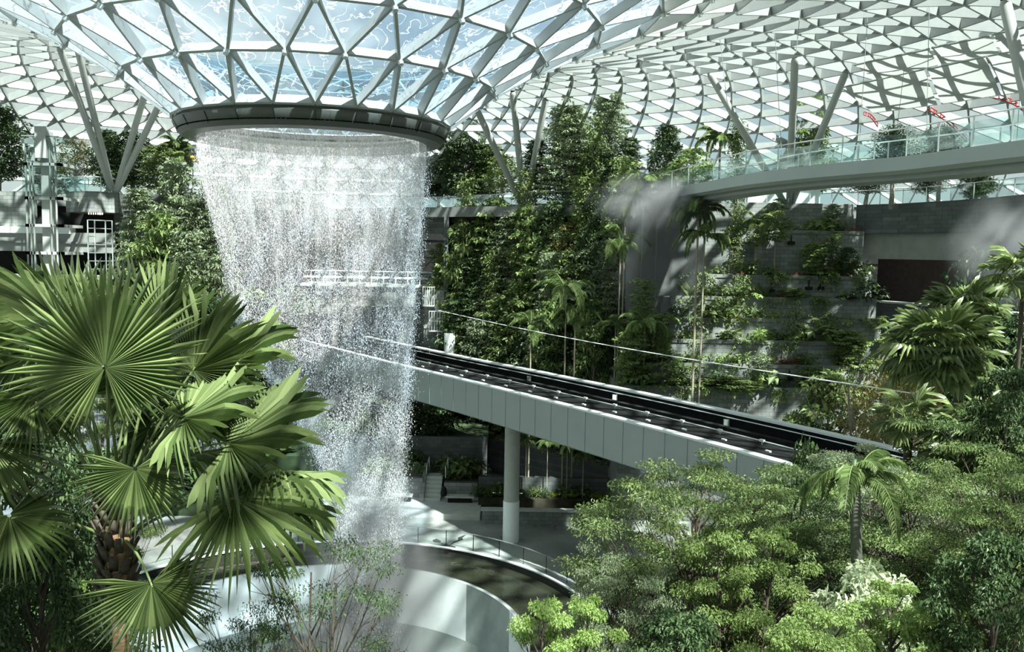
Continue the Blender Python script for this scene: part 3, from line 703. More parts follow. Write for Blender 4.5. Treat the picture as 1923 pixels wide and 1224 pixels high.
mb.tube(pts, .03, 5); o = mb.build('overhead_cable', m_white); tag(o, 'long thin white cable sloping above the guideway across the terraces', 'cable')
# column
cp = atz(959, 1019, 0); cx_, cy_ = cp[0], cp[1] + .4
col = empty('concrete_column', (cx_, cy_, 0), 'round grey concrete column carrying the guideway, painted white at its base', 'column')
mb = MB(); mb.tube([(cx_, cy_, 2.75), (cx_, cy_, 8.3)], .51, 32); wpart(mb, 'shaft', solid('column_concrete', (.42, .43, .38), .7, 0, .08, 2), col)
mb = MB(); mb.tube([(cx_, cy_, 0), (cx_, cy_, 2.75)], .545, 32); wpart(mb, 'painted_base', m_white, col)

# ------------------------------------------------------------------ plaza edge: platform, stairs, benches, planters
def pz0(x, y, z=0): return atz(x, y, z)
pf = MB(); a = pz0(700, 981); b = pz0(825, 983); c = pz0(900, 985)
pf.box(a[0] - 6, b[0], b[1], 70.5, 0, .42); pf.box(b[0], c[0], b[1] - .0 + .9, 70.5, 0, .42); struct('floor', pf, m_conc)
yw = 66.0
struct('wall_back', bx(a[0] - 6, colx(797, yw), yw + .4, yw + .9, .4, 1.9), m_stone)
struct('wall_back', bx(colx(838, yw), colx(902, yw), yw + .4, yw + .9, .4, 1.6), m_stone)
st = empty('stone_staircase', (colx(815, yw), yw - .2, .4), 'short flight of stone steps between planters on the far side of the plaza', 'staircase')
for k in range(6):
    mb = MB(); mb.box(colx(801, yw), colx(833, yw), yw - .6 + k * .36, yw + 2.4, .4 + k * .24, .4 + (k + 1) * .24); wpart(mb, 'step', m_conc, st)
mb = MB(); X = colx(798, yw); mb.hexa([(X - .15, yw - .7, .4), (X + .15, yw - .7, .4), (X + .15, yw + 2.4, .4), (X - .15, yw + 2.4, .4), (X - .15, yw - .7, 1.0), (X + .15, yw - .7, 1.0), (X + .15, yw + 2.4, 2.6), (X - .15, yw + 2.4, 2.6)]); wpart(mb, 'side_wall', m_stone, st)
for px in (809, 845):
    X = colx(px, 68); mb = MB(); mb.tube([(X, 68.4, 1.9), (X, 68.4, 3.1), (X - .1, 67.4, 2.6), (X - .1, 67.4, 1.7)], .035, 6); o = mb.build('stair_handrail', m_rail); tag(o, 'thin steel handrail at the top %s of the stone steps' % ('left' if px < 820 else 'right'), 'handrail')
for (xa, xb, lb) in ((737, 778, 'stone bench left of the plaza steps'), (842, 896, 'long low stone bench right of the plaza steps')):
    b_ = empty('stone_bench', (colx((xa + xb) / 2, 65), 65.2, .42), lb, 'bench')
    mb = MB(); mb.box(colx(xa, 65), colx(xb, 65), 64.9, 65.6, .82, .94); wpart(mb, 'seat', m_conc, b_)
    mb = MB(); mb.box(colx(xa, 65) + .15, colx(xb, 65) - .15, 65.1, 65.6, .42, .82); wpart(mb, 'base', m_black, b_)
mb = MB(); q = colx(838, 65); mb.tube([(q, 65.2, .94), (q, 65.2, 1.15), (q, 65.25, 1.45), (q, 65.3, 1.6)], [.22, .25, .2, .06], 10); o = mb.build('black_bag', m_black, smooth=True); tag(o, 'black bag left on the bench beside the steps', 'bag')
# long planter walls under the guideway
lp = [(905, 964, 988), (1240, 972, 992)]
a = pz0(905, 985); b = pz0(1330, 985)
struct('wall_back', bx(a[0], b[0] + 6, a[1] + .2, a[1] + .7, 0, .95), m_stone)
struct('trim', bx(a[0] - .1, b[0] + 6, a[1] + .1, a[1] + .8, .95, 1.05), m_conc)
struct('wall_back', bx(colx(905, 66), colx(1330, 66), 66.0, 66.5, 1.0, 2.2), m_stone_d)
a = pz0(1108, 992); struct('wall_back', bx(a[0], a[0] + 7, a[1] - .3, a[1] + .6, 0, .55), m_conc)
# dark back wall on shelf above stairs
struct('wall_back', bx(colx(560, 70), colx(920, 70), 70.4, 70.9, .4, 4.3), m_stone_d)
struct('floor', bx(colx(560, 70), colx(920, 70), 70.9, 92, 3.6, 4.2), m_ground)

# stains of water on the plaza
m_wet, n, out = newmat('wet_patch'); p = N(n, 'ShaderNodeBsdfPrincipled', Roughness=.15); p.inputs['Base Color'].default_value = (.06, .06, .055, 1); n.links.new(p.outputs[0], out.inputs[0])
def puddle(pp, label):
    P_ = [atz(x, y, .012) for x, y in pp]; c = np.mean(P_, 0); V = [c] + P_; mb = MB(); mb.add(V, [(0, 1 + i, 1 + (i + 1) % len(P_)) for i in range(len(P_))]); o = mb.build('puddle', m_wet); tag(o, label, 'puddle', 'puddles by the pond', 'stuff'); o.pop('kind') if 0 else None
puddle([(823, 1024), (840, 1022), (856, 1026), (854, 1031), (838, 1031), (825, 1029)], 'dark oval puddle touching the pond edge')
puddle([(812, 1014), (820, 1011), (829, 1016), (826, 1018), (815, 1018)], 'small dark puddle left of the crooked one')
puddle([(843, 1024), (851, 1017), (862, 1013), (860, 1009), (876, 1003), (868, 1010), (870, 1013), (856, 1018)], 'thin crooked trickle of water on the plaza')

# ------------------------------------------------------------------ waterfall
def fall_mat(name, dens_top, dens_mid, dens_low, scale):
    m, n, out = newmat(name); t = N(n, 'ShaderNodeTexCoord'); mp = N(n, 'ShaderNodeMapping'); mp.inputs['Scale'].default_value = (1, 1, .42)
    n.links.new(t.outputs['Object'], mp.inputs[0]); a = N(n, 'ShaderNodeTexNoise', Scale=scale, Detail=5.0); a.inputs['Roughness'].default_value = .75; n.links.new(mp.outputs[0], a.inputs['Vector'])
    mp2 = N(n, 'ShaderNodeMapping'); mp2.inputs['Scale'].default_value = (1, 1, .035); n.links.new(t.outputs['Object'], mp2.inputs[0])
    b = N(n, 'ShaderNodeTexNoise', Scale=2.6, Detail=4.0); n.links.new(mp2.outputs[0], b.inputs['Vector'])
    sp = N(n, 'ShaderNodeSeparateXYZ'); n.links.new(t.outputs['Object'], sp.inputs[0])
    r = N(n, 'ShaderNodeValToRGB'); mr = N(n, 'ShaderNodeMapRange'); mr.inputs['From Min'].default_value = 3; mr.inputs['From Max'].default_value = 32.5
    n.links.new(sp.outputs[2], mr.inputs[0]); n.links.new(mr.outputs[0], r.inputs[0])
    e = r.color_ramp.elements
    g = lambda v: (v, v, v, 1)
    e[0].position = 0; e[0].color = g(dens_low); e[1].position = 1; e[1].color = g(dens_top)
    for pos, v in ((.35, dens_low), (.55, dens_mid), (.78, dens_mid * 1.1), (.90, dens_top * .9)):
        x = e.new(pos); x.color = g(v)
    # threshold = 1-dens ; alpha = smoothstep(noise + streak - thr)
    s1 = N(n, 'ShaderNodeMath', operation='MULTIPLY_ADD'); s1.inputs[1].default_value = .45; n.links.new(b.outputs['Fac'], s1.inputs[0]); n.links.new(a.outputs['Fac'], s1.inputs[2])
    s2 = N(n, 'ShaderNodeMath', operation='ADD'); n.links.new(s1.outputs[0], s2.inputs[0]); n.links.new(r.outputs[0], s2.inputs[1])
    mr2 = N(n, 'ShaderNodeMapRange'); mr2.inputs['From Min'].default_value = 1.0; mr2.inputs['From Max'].default_value = 1.36; n.links.new(s2.outputs[0], mr2.inputs[0])
    al = N(n, 'ShaderNodeMath', operation='MULTIPLY'); al.inputs[1].default_value = .92; n.links.new(mr2.outputs[0], al.inputs[0])
    tr = N(n, 'ShaderNodeBsdfTransparent'); d = N(n, 'ShaderNodeBsdfDiffuse', Color=(.97, .97, .98, 1)); l = N(n, 'ShaderNodeBsdfTranslucent', Color=(.97, .97, .98, 1)); dl = N(n, 'ShaderNodeMixShader'); dl.inputs[0].default_value = .6
    n.links.new(d.outputs[0], dl.inputs[1]); n.links.new(l.outputs[0], dl.inputs[2]); mx = N(n, 'ShaderNodeMixShader'); n.links.new(al.outputs[0], mx.inputs[0]); n.links.new(tr.outputs[0], mx.inputs[1]); n.links.new(dl.outputs[0], mx.inputs[2])
    n.links.new(mx.outputs[0], out.inputs[0]); return m
# section through the falling water: height -> centre offset in x, radius
WF = [(24.6, 0, 5.24), (23.6, 0.0, 5.25), (21.8, .15, 5.0), (20.4, .3, 4.75), (18.5, .42, 4.45), (16.8, .45, 4.3), (15, .7, 3.9), (13.2, 1.15, 3.35), (11.2, 1.75, 2.6), (9.5, 2.15, 2.05), (7, 2.5, 1.6), (4, 2.7, 1.3), (1, 2.8, 1.15), (-8, 2.8, 1.2)]
wz = np.array([q[0] for q in WF])[::-1]; wo_ = np.array([q[1] for q in WF])[::-1]; wr = np.array([q[2] for q in WF])[::-1]
def loft(scale, name, mat, root, seed):
    V = []; n_ = 96; Z = np.linspace(24.5, -7.8, 66); rng = np.random.default_rng(seed); ph = rng.random(6) * 6.28
    for z in Z:
        ox = np.interp(z, wz, wo_); r = np.interp(z, wz, wr) * scale
        for i in range(n_):
            a = 2 * PI * i / n_; rr = r * (1 + (.02 * math.sin(5 * a + ph[0]) + .012 * math.sin(17 * a + ph[1]) + .008 * math.sin(41 * a + ph[2])) * min(1, (24.5 - z) / 4))
            V.append((AX + ox + rr * math.cos(a), AY + rr * math.sin(a), z))
    Fc = np.array([(j * n_ + i, j * n_ + (i + 1) % n_, (j + 1) * n_ + (i + 1) % n_, (j + 1) * n_ + i) for j in range(65) for i in range(n_)])
    V = np.array(V) - np.array(root.location); me = mesh_np(name, V, Fc, mat, True); return link(name, me, root)
wf = empty('waterfall', (AX, AY, -8.0), 'ring-shaped curtain of white falling water dropping from the dark drum into the pond', 'waterfall')
loft(1.0, 'outer_curtain', fall_mat('falling_water', .40, .27, .30, 26.0), wf, 1)
loft(.93, 'inner_curtain', fall_mat('falling_water_inner', .40, .24, .31, 20.0), wf, 2)
rng = np.random.default_rng(5); nd = 170000
z = 24 - 27 * rng.random(nd) ** 1.25; a = rng.random(nd) * 2 * PI
ox = np.interp(z, wz, wo_); rr = np.interp(z, wz, wr) * (1 + rng.normal(0, .035, nd) * np.where(z < 15, 1 + (15 - z) * .32, 1) + (rng.random(nd) < .1) * rng.normal(0, .12, nd) * (z < 16))
c = np.stack([AX + ox + rr * np.cos(a), AY + rr * np.sin(a), z], 1) - np.array(wf.location)
s_ = .006 + .010 * rng.random(nd); L_ = .012 + .06 * rng.random(nd) ** 2
tp = np.array([(0, 0, 1), (1, 0, -.3), (-.5, .87, -.3), (-.5, -.87, -.3)])
Vd = c[:, None, :] + tp[None] * np.stack([s_, s_, L_], 1)[:, None, :]
idx = (np.arange(nd) * 4)[:, None]; Fd = np.concatenate([idx + np.array([q]) for q in ((0, 1, 2), (0, 2, 3), (0, 3, 1), (1, 3, 2))])
m_drop = solid('droplets', (.74, .76, .78), .2, 0, .02)
o = link('droplets', mesh_np('droplets', Vd.reshape(-1, 3), Fd, m_drop), wf); o['kind'] = 'stuff'

# ================================================================== PLANTS
def leaf_quads(P0, D, Nv, L, Wd, curl=.15):
    """rhombic folded leaves. P0 base (n,3), D direction, Nv normal (unit)"""
    S = np.cross(D, Nv); S /= (np.linalg.norm(S, axis=1)[:, None] + 1e-9)
    L = np.asarray(L)[:, None]; Wd = np.asarray(Wd)[:, None]
    mid = P0 + D * L * .45
    v0 = P0; v1 = mid + S * Wd / 2 + Nv * L * curl * .5; v2 = P0 + D * L - Nv * L * curl; v3 = mid - S * Wd / 2 + Nv * L * curl * .5
    V = np.stack([v0, v1, v2, v3], 1).reshape(-1, 3); n_ = len(P0)
    b = (np.arange(n_) * 4)[:, None]; return V, np.concatenate([b + np.array([[0, 1, 2]]), b + np.array([[0, 2, 3]])])
def unit(v): return v / (np.linalg.norm(v, axis=-1, keepdims=True) + 1e-9)
def scatter_leaves(rng, centers, rad, flat, n, ll, updir=.6, lw=.45):
    """n leaves around every clump centre"""
    m_ = len(centers); tot = m_ * n
    q = unit(rng.normal(size=(tot, 3))) * (rng.random((tot, 1)) ** .45); q[:, 2] *= flat
    rr = np.repeat(rad, n)[:, None]; c = np.repeat(centers, n, 0); P0 = c + q * rr
    out = unit(q + rng.normal(size=(tot, 3)) * .5); out[:, 2] *= .5; D = unit(out + np.array([0, 0, -.12]))
    Nv = rng.normal(size=(tot, 3)) * .55; Nv[:, 2] = updir + rng.random(tot); Nv = unit(Nv - D * (Nv * D).sum(1)[:, None])
    L = ll * (.6 + .8 * rng.random(tot)); return leaf_quads(P0, D, Nv, L, L * lw)

MESH = {}
def tree_mesh(key, seed, h, cr, bot, ncl, nleaf, ll, lmat, flat=.35, tr=.12, profile='round', clump=.34, bark=None, lw=.45, wig=.25, multi=1, twigs=0):
    """h height, cr crown radius, bot = crown bottom as a fraction of h"""
    rng = np.random.default_rng(seed); tm = MB(); cents = []; rads = []
    for s in range(multi):
        ang = rng.random() * 6.28; lean = np.array([math.cos(ang), math.sin(ang)]) * (.0 if multi == 1 else cr * .35)
        pts = [np.array([0, 0, -.3])]; k = 7
        for i in range(1, k + 1):
            t = i / k; pts.append(np.array([lean[0] * t + rng.normal() * wig * .2 * tr * 4, lean[1] * t + rng.normal() * wig * .2 * tr * 4, h * .93 * t]))
        rr = [tr * (1 - .75 * i / k) + .01 for i in range(k + 1)]; tm.tube(pts, rr, 8)
        for c in range(ncl // multi):
            u = (c + rng.random()) / (ncl // multi); zc = h * (bot + (1 - bot) * u)
            if profile == 'round': pr = math.sqrt(max(.05, 1 - (2 * u - .9) ** 2 * .85))
            elif profile == 'cone': pr = max(.16, (1.08 - u) ** .75)
            elif profile == 'umbrella': pr = .45 + .55 * math.sin(min(1, u * 1.1) * PI / 2) if u < .85 else .75
            else: pr = .8
            a = c * 2.399 + rng.random() * .9; rho = cr * pr * (.25 + .75 * rng.random() ** .5) * (1 - clump * .5)
            cc = np.array([lean[0] * u + rho * math.cos(a), lean[1] * u + rho * math.sin(a), min(zc, h * .98)])
            cents.append(cc); rads.append(cr * clump * (.7 + .6 * rng.random()) * (.6 + .4 * pr))
            zb = max(h * bot * .6, cc[2] - rho * .65 - .2); t0 = min(1, zb / (h * .93)); j = t0 * k; i0 = min(k - 1, int(j)); st_ = pts[i0] + (pts[i0 + 1] - pts[i0]) * (j - i0)
            mdp = (st_ + cc) / 2 + np.array([0, 0, -.06 * rho]) + rng.normal(size=3) * .04 * rho; tm.tube([st_, mdp, cc], [tr * .38, tr * .22, tr * .07], 5, False)
            for q in range(twigs):
                e = cc + rng.normal(size=3) * rads[-1] * np.array([.6, .6, .3]); tm.tube([mdp + (cc - mdp) * rng.random() * .6, e], [tr * .10, tr * .03], 4, False)
    cents = np.array(cents); rads = np.array(rads)
    V1, F1 = scatter_leaves(rng, cents, rads, flat, nleaf, ll, lw=lw)
    MESH[key] = (tm_mesh(tm, key + '_trunk', bark or m_wood), mesh_np(key + '_leaves', V1, F1, lmat), h, cr)
def tm_mesh(tm, name, mat):
    F = []
    if tm.f4: F.append(np.array(tm.f4))
    if tm.f3: F.append(np.array(tm.f3))
    return mesh_np(name, np.array(tm.v), F, mat, True)
def tree(key, loc, scale, rz, name, label, cat='tree', group=None, sxy=None):
    tmh, lvm, h, cr = MESH[key]; e = empty(name, loc, label, cat, group, rz)
    sxy = sxy or scale; sc_ = (sxy, sxy, scale); link('trunk', tmh, e, scale=sc_); link('foliage', lvm, e, scale=sc_); return e

# far kinds
tree_mesh('broad_d', 11, 6, 2.2, .2, 60, 120, .26, L_dark, .45, .13)
tree_mesh('broad_m', 12, 6, 1.9, .15, 46, 120, .27, L_mid, .22, .10, clump=.4)
tree_mesh('broad_g', 13, 6, 2.0, .12, 48, 120, .25, L_grey, .18, .10, clump=.4)
tree_mesh('layer_d', 14, 8, 2.1, .12, 80, 130, .22, L_dark, .14, .12, 'cone', .45)
tree_mesh('layer_g', 18, 8, 2.3, .1, 90, 130, .21, L_grey, .12, .12, 'cone', .42)
tree_mesh('column_m', 15, 6, .85, .08, 40, 60, .20, L_mid, .55, .08, 'col', .55)
tree_mesh('column_b', 19, 6, .75, .08, 40, 60, .20, L_bright, .5, .08, 'col', .55)
tree_mesh('bright', 16, 5, 1.7, .35, 34, 80, .22, L_bright, .3, .09)
tree_mesh('slim', 17, 7, 1.3, .55, 22, 70, .22, L_mid, .45, .07)
tree_mesh('topiary', 20, 4.2, 1.35, .45, 46, 150, .12, L_dark, .8, .12, 'round', .5)
tree_mesh('olive', 21, 5, 2.3, .4, 40, 90, .18, L_brown, .5, .12)
tree_mesh('twiggy', 22, 3.4, 2.2, .15, 40, 26, .13, L_brown, .4, .07, 'umbrella', .35, m_wood, multi=3, twigs=6)
tree_mesh('shade_m', 23, 4.5, 1.7, .1, 40, 90, .22, L_mid, .4, .09)
# near kinds
tree_mesh('near_mid', 31, 8, 3.4, .36, 190, 400, .078, L_mid, .14, .075, 'umbrella', .19, m_wood2, multi=3, twigs=1)
tree_mesh('near_deep', 37, 8, 3.3, .3, 190, 400, .08, L_deep, .16, .075, 'umbrella', .2, m_wood2, multi=3, twigs=1)
tree_mesh('near_grey', 32, 8, 3.2, .32, 180, 400, .08, L_grey, .16, .075, 'umbrella', .2, m_wood2, multi=3, twigs=1)
tree_mesh('near_bright', 33, 7, 2.5, .25, 130, 420, .085, L_bright, .22, .10, 'round', .2, m_wood2, multi=2, twigs=2)
tree_mesh('near_pale', 34, 5, 1.7, .25, 50, 260, .13, L_pale, .3, .08, 'round', .3, m_wood, multi=2, twigs=3)
tree_mesh('near_dark', 35, 7, 2.6, .12, 140, 260, .115, L_dark, .3, .12, 'round', .22, m_wood2, lw=.5)
tree_mesh('near_airy', 36, 6, 2.3, .2, 130, 170, .05, L_dark, .14, .05, 'umbrella', .2, m_wood2, multi=3, twigs=3, lw=.5)

# feather palm frond: rachis along +x arching down
def frond_mesh(name, seed, L=2.2, n=30, droop=.9, ll=.55, mat=None, lift=.5):
    rng = np.random.default_rng(seed); t = np.linspace(0, 1, 12)
    def rp_(t): return np.stack([L * t * (1 - .18 * t * t), 0 * t, L * (lift * t - droop * t ** 2.3)], -1)
    mb = MB(); pts = rp_(t); mb.tube(list(pts), list(.035 * (1 - t * .8) * L / 2.2), 5, False)
    V = [np.array(mb.v)]; F4 = np.array(mb.f4); Fs = []; base = len(mb.v)
    P0 = []; D = []; Nn_ = []; Ls = []
    for i in range(n):
        u = .12 + .88 * (i + .5) / n; p = rp_(np.array(u)); tg = unit(rp_(np.array(min(1, u + .02))) - rp_(np.array(u - .02)))
        for sd_ in (-1, 1):
            side = np.array([0, sd_, 0]); d = unit(tg * .65 + side * 1.0 + np.array([0, 0, -.25 - .2 * rng.random()]) + rng.normal(size=3) * .06)
            P0.append(p); D.append(d); Nn_.append(unit(np.cross(d, np.cross(np.array([0, 0, 1.0]), d)))); Ls.append(ll * (math.sin(PI * min(1, .15 + u * .8)) * .7 + .35) * (.9 + .2 * rng.random()))
    P0 = np.array(P0); D = np.array(D); Nv = np.array(Nn_); Ls = np.array(Ls)
    V1, F1 = leaf_quads(P0, D, Nv, Ls, np.full(len(Ls), .06 * L / 2.2 * 1.2), .22)
    V = np.vstack([mb.v, V1]); return mesh_np(name, V, [F4, F1 + base], mat or L_feather)
FR = [frond_mesh('feather_frond', 41), frond_mesh('feather_frond', 42, droop=1.15, lift=.65), frond_mesh('feather_frond', 43, droop=.7, lift=.75)]
FRd = [frond_mesh('feather_frond', 44, mat=L_mid, droop=1.2, lift=.7, n=24), frond_mesh('feather_frond', 45, mat=L_mid, droop=.9, lift=.8, n=24)]
def trunk_mesh(h, r, mat, rings=True, lean=0, seed=0):
    rng = random.Random(seed); n_ = max(4, int(h / .18)); mb = MB(); pts = []; rr = []
    for i in range(n_ + 1):
        t = i / n_; pts.append((lean * t * t, 0, h * t - (.3 if i == 0 else 0))); rr.append(r * (1 - .25 * t) * (1 + (.06 if i % 2 else -.04) * rings))
    mb.tube(pts, rr, 10); return tm_mesh(mb, 'palm_trunk', mat)
def feather_palm(loc, h, scale, nf, name, label, seed=0, set_=None, group=None, r=.09, lean=0, mat=None, cat='palm'):
    rng = random.Random(seed); e = empty(name, loc, label, cat, group, rng.random() * 6); set_ = set_ or FR
    link('trunk', trunk_mesh(h, r, mat or m_palmbark, True, lean, seed), e)
    if h > 2: mb = MB(); mb.tube([(lean, 0, h - .1), (lean, 0, h + .25 * scale), (lean, 0, h + .55 * scale)], [r * 1.05, r * 1.1, r * .5], 8); link('crownshaft', tm_mesh(mb, 'crownshaft', L_mid), e)
    for i in range(nf):
        o = link('frond', set_[i % len(set_)], e, (lean, 0, h + .4 * scale * (h > 2)), (0, rng.uniform(-.55, .35), 2.4 * i + rng.random() * .5), scale * rng.uniform(.85, 1.1))
    return e
# fan palm leaf, hub at origin, axis +x, normal +z
def fan_mesh(name, seed, nseg=40, span=290, split=.58, droop=.3, pleat=.045, cup=.12, mat=None, rag=.12):
    rng = np.random.default_rng(seed); V = []; Fc = []; sp = math.radians(span); dphi = sp / nseg; split *= 1.08
    radii = [.03, .3, split, .76, .89, 1.0]
    for s in range(nseg):
        ph_ = -sp / 2 + dphi * (s + .5); Lr = (.68 + .32 * math.cos(ph_ * .6)) * (1 - rag * rng.random()); b = len(V)
        dz = rng.normal() * .07; da = rng.normal() * .02
        dr_ = droop * (.6 + .8 * rng.random())
        for j, u in enumerate(radii):
            r = u * Lr; hw = dphi / 2 * r * 1.04 if u <= split else dphi / 2 * split * Lr * (1 - (u - split) / (1 - split)) ** .75 * 1.0
            a = ph_ + (da * (u - split) * 4 if u > split else 0); z = cup * r * r * 1.2 - dr_ * max(0, u - .45) ** 2 * 1.6 + (dz * (u - split) * 3 if u > split else 0) - .12 * (abs(ph_) / sp * 2) ** 2 * r
            cx2, cy2 = r * math.cos(a), r * math.sin(a); nx_, ny_ = -math.sin(a), math.cos(a); pl = pleat * min(1, r * 2.5) * (1 if u < .99 else 0)
            V += [(cx2 - nx_ * hw, cy2 - ny_ * hw, z - pl), (cx2, cy2, z + pl * .5), (cx2 + nx_ * hw, cy2 + ny_ * hw, z - pl)]
        for j in range(len(radii) - 1):
            q = b + j * 3; Fc += [(q, q + 3, q + 4, q + 1), (q + 1, q + 4, q + 5, q + 2)]
    return mesh_np(name, np.array(V), np.array(Fc), mat or L_fan)
FAN = [fan_mesh('fan_blade', 51, 54, droop=.35), fan_mesh('fan_blade', 52, 50, droop=.6, span=250, cup=.25), fan_mesh('fan_blade', 53, 62, droop=.15, span=330, cup=.22), fan_mesh('fan_blade', 54, 48, droop=.8, span=240, split=.5)]
L_fan2 = leafmat('leaf_fan_bright', (.09, .14, .04), (.40, .46, .20), .35, .28)
FANs = [fan_mesh('fan_blade', 55, 24, 270, .6, .5, mat=L_fan2), fan_mesh('fan_blade', 56, 24, 240, .58, .8, mat=L_fan2)]
def basis(axis, normal):
    x = Vector(axis).normalized(); z = Vector(normal); z = (z - x * z.dot(x)).normalized(); y = z.cross(x); return Matrix((x, y, z)).transposed()
def fan_palm(loc, h, R, nf, name, label, seed=0, group=None, r=.16, trunkmat=None, low=-.5):
    rng = random.Random(seed); e = empty(name, loc, label, 'palm', group); link('trunk', trunk_mesh(h, r, trunkmat or m_wood2, True, 0, seed), e)
    for i in range(nf):
        u = (i + .5) / nf; el = 1.35 - (1.35 - low) * u ** .8; a = i * 2.4 + rng.random() * .4; d = np.array([math.cos(a) * math.cos(el), math.sin(a) * math.cos(el), math.sin(el)])
        pl = R * (.75 + .3 * rng.random()); hub = np.array([0, 0, h]) + d * pl
        ax = unit(d + np.array([0, 0, -.35])); nr = np.array([-d[0] * .2, -d[1] * .2, 1.0]) if abs(ax[2]) < .9 else np.array([-math.cos(a), -math.sin(a), .2])
        o = link('frond', FANs[i % 2], e); o.matrix_basis = Matrix.Translation(Vector(hub)) @ (basis(ax, nr) * (R * rng.uniform(.85, 1.1))).to_4x4()
        mb = MB(); mb.tube([(0, 0, h - .1), tuple(np.array([0, 0, h]) + d * pl * .5 + [0, 0, .05 * R]), tuple(hub)], [.03, .02, .015], 5, False); pt = link('petiole', tm_mesh(mb, 'petiole', L_mid), o); pt.matrix_parent_inverse = o.matrix_basis.inverted()
    return e

# ------ clumps for the ledges
def clump_fern(key, seed, n, L, mat, droop=1.0, wid=.09):
    rng = np.random.default_rng(seed); P0 = []; D = []; Nv = []; Ls = []; Ws = []
    for i in range(n):
        a = rng.random() * 6.28; up_ = .4 + .9 * rng.random(); l = L * (.6 + .5 * rng.random()); p = np.array([0, 0, 0.0]) + rng.normal(size=3) * [.08, .08, 0]
        for k in range(5):
            d = np.array([math.cos(a), math.sin(a), up_ - droop * k * .45]); d /= np.linalg.norm(d); st_ = l / 5
            for sd_ in (-1, 0, 1):
                s = np.array([-math.sin(a), math.cos(a), 0]) * sd_
                P0.append(p.copy()); dd = unit(d * (.8 if sd_ else 1) + s * .9 + np.array([0, 0, -.1 * abs(sd_)])); D.append(dd); Nv.append(unit(np.cross(np.cross(dd, [0, 0, 1.0]), dd) + 1e-6)); Ls.append(st_ * 1.5 * (1 if sd_ else 1.2) * (1 - .1 * k)); Ws.append(wid * L * 1.3)
            p = p + d * st_
    V, F = leaf_quads(np.array(P0), np.array(D), np.array(Nv), np.array(Ls), np.array(Ws), .1); V[:, 2] = np.where(V[:, 2] < -.8, -.8, V[:, 2]); MESH[key] = mesh_np(key, V, F, mat)
def clump_leafy(key, seed, n, R, Hh, ll, mat, lw=.5):
    rng = np.random.default_rng(seed); k = 12; c = rng.normal(size=(k, 3)) * [R * .45, R * .4, 0]; c[:, 2] = Hh * (.15 + .75 * rng.random(k)); V, F = scatter_leaves(rng, c, np.full(k, R * .42), .75, n // k, ll, lw=lw); V[:, 2] = np.maximum(V[:, 2], -.03); MESH[key] = mesh_np(key, V, F, mat)
def clump_strap(key, seed, n, L, mat, w=.06):
    rng = np.random.default_rng(seed); P0 = []; D = []; Nv = []; Ls = []
    for i in range(n):
        a = rng.random() * 6.28; e = .3 + 1.1 * rng.random(); d = np.array([math.cos(a) * math.cos(e), math.sin(a) * math.cos(e), math.sin(e)]); P0.append([0, 0, .0]); D.append(d); Nv.append(unit(np.cross(np.cross(d, [0, 0, 1.0]), d) + 1e-6)); Ls.append(L * (.7 + .5 * rng.random()))
    V, F = leaf_quads(np.array(P0, float), np.array(D), np.array(Nv), np.array(Ls), np.full(n, w * L), .2); MESH[key] = mesh_np(key, V, F, mat)
def clump_vine(key, seed, n, R, L, mat):
    rng = np.random.default_rng(seed); P0 = rng.random((n, 3)) * [R * 2, .12, -L] - [R, .16, 0]; P0[:, 2] *= rng.random(n); D = unit(rng.normal(size=(n, 3)) * [.6, .3, .3] + [0, -.3, -.8]); Nv = unit(np.array([0, -1.0, .2]) + rng.normal(size=(n, 3)) * .3)
    V, F = leaf_quads(P0, D, Nv, .14 + .1 * rng.random(n), .08 + .04 * rng.random(n), .1); MESH[key] = mesh_np(key, V, F, mat)
clump_fern('fern_b', 61, 22, 1.0, L_bright); clump_fern('fern_m', 62, 24, 1.15, L_mid); clump_fern('fern_y', 63, 18, .85, L_yellow)
clump_leafy('shrub_m', 64, 300, .75, .8, .20, L_mid); clump_leafy('shrub_b', 65, 260, .7, .6, .19, L_bright); clump_leafy('shrub_d', 66, 320, .9, 1.0, .22, L_dark)
clump_leafy('shrub_r', 67, 200, .55, .45, .18, L_red); clump_leafy('shrub_g', 68, 320, .9, .9, .18, L_grey)
clump_strap('strap_m', 69, 26, 1.0, L_mid); clump_strap('strap_y', 70, 24, .7, L_yellow, .08); clump_leafy('bigleaf', 71, 90, .9, .9, .45, L_mid, .6)
clump_vine('vine', 72, 120, .6, 1.3, L_mid); clump_vine('vine_g', 73, 130, .7, 1.2, L_grey)
KW = {'fern_b': ('fern', 'bright green arching fern'), 'fern_m': ('fern', 'mid green arching fern'), 'fern_y': ('fern', 'yellow-green fern'), 'shrub_m': ('leafy_shrub', 'mid green leafy shrub'), 'shrub_b': ('leafy_shrub', 'bright green leafy shrub'), 'shrub_d': ('leafy_shrub', 'dark green leafy shrub'), 'shrub_r': ('red_leaf_shrub', 'reddish leaved shrub'), 'shrub_g': ('leafy_shrub', 'grey-green leafy shrub'), 'strap_m': ('strap_leaf_plant', 'spiky strap-leaved plant'), 'strap_y': ('strap_leaf_plant', 'yellow strap-leaved plant'), 'bigleaf': ('broad_leaf_plant', 'broad glossy-leaved plant'), 'vine': ('hanging_vine', 'green vine hanging over the wall'), 'vine_g': ('hanging_vine', 'grey-green vine hanging over the wall')}
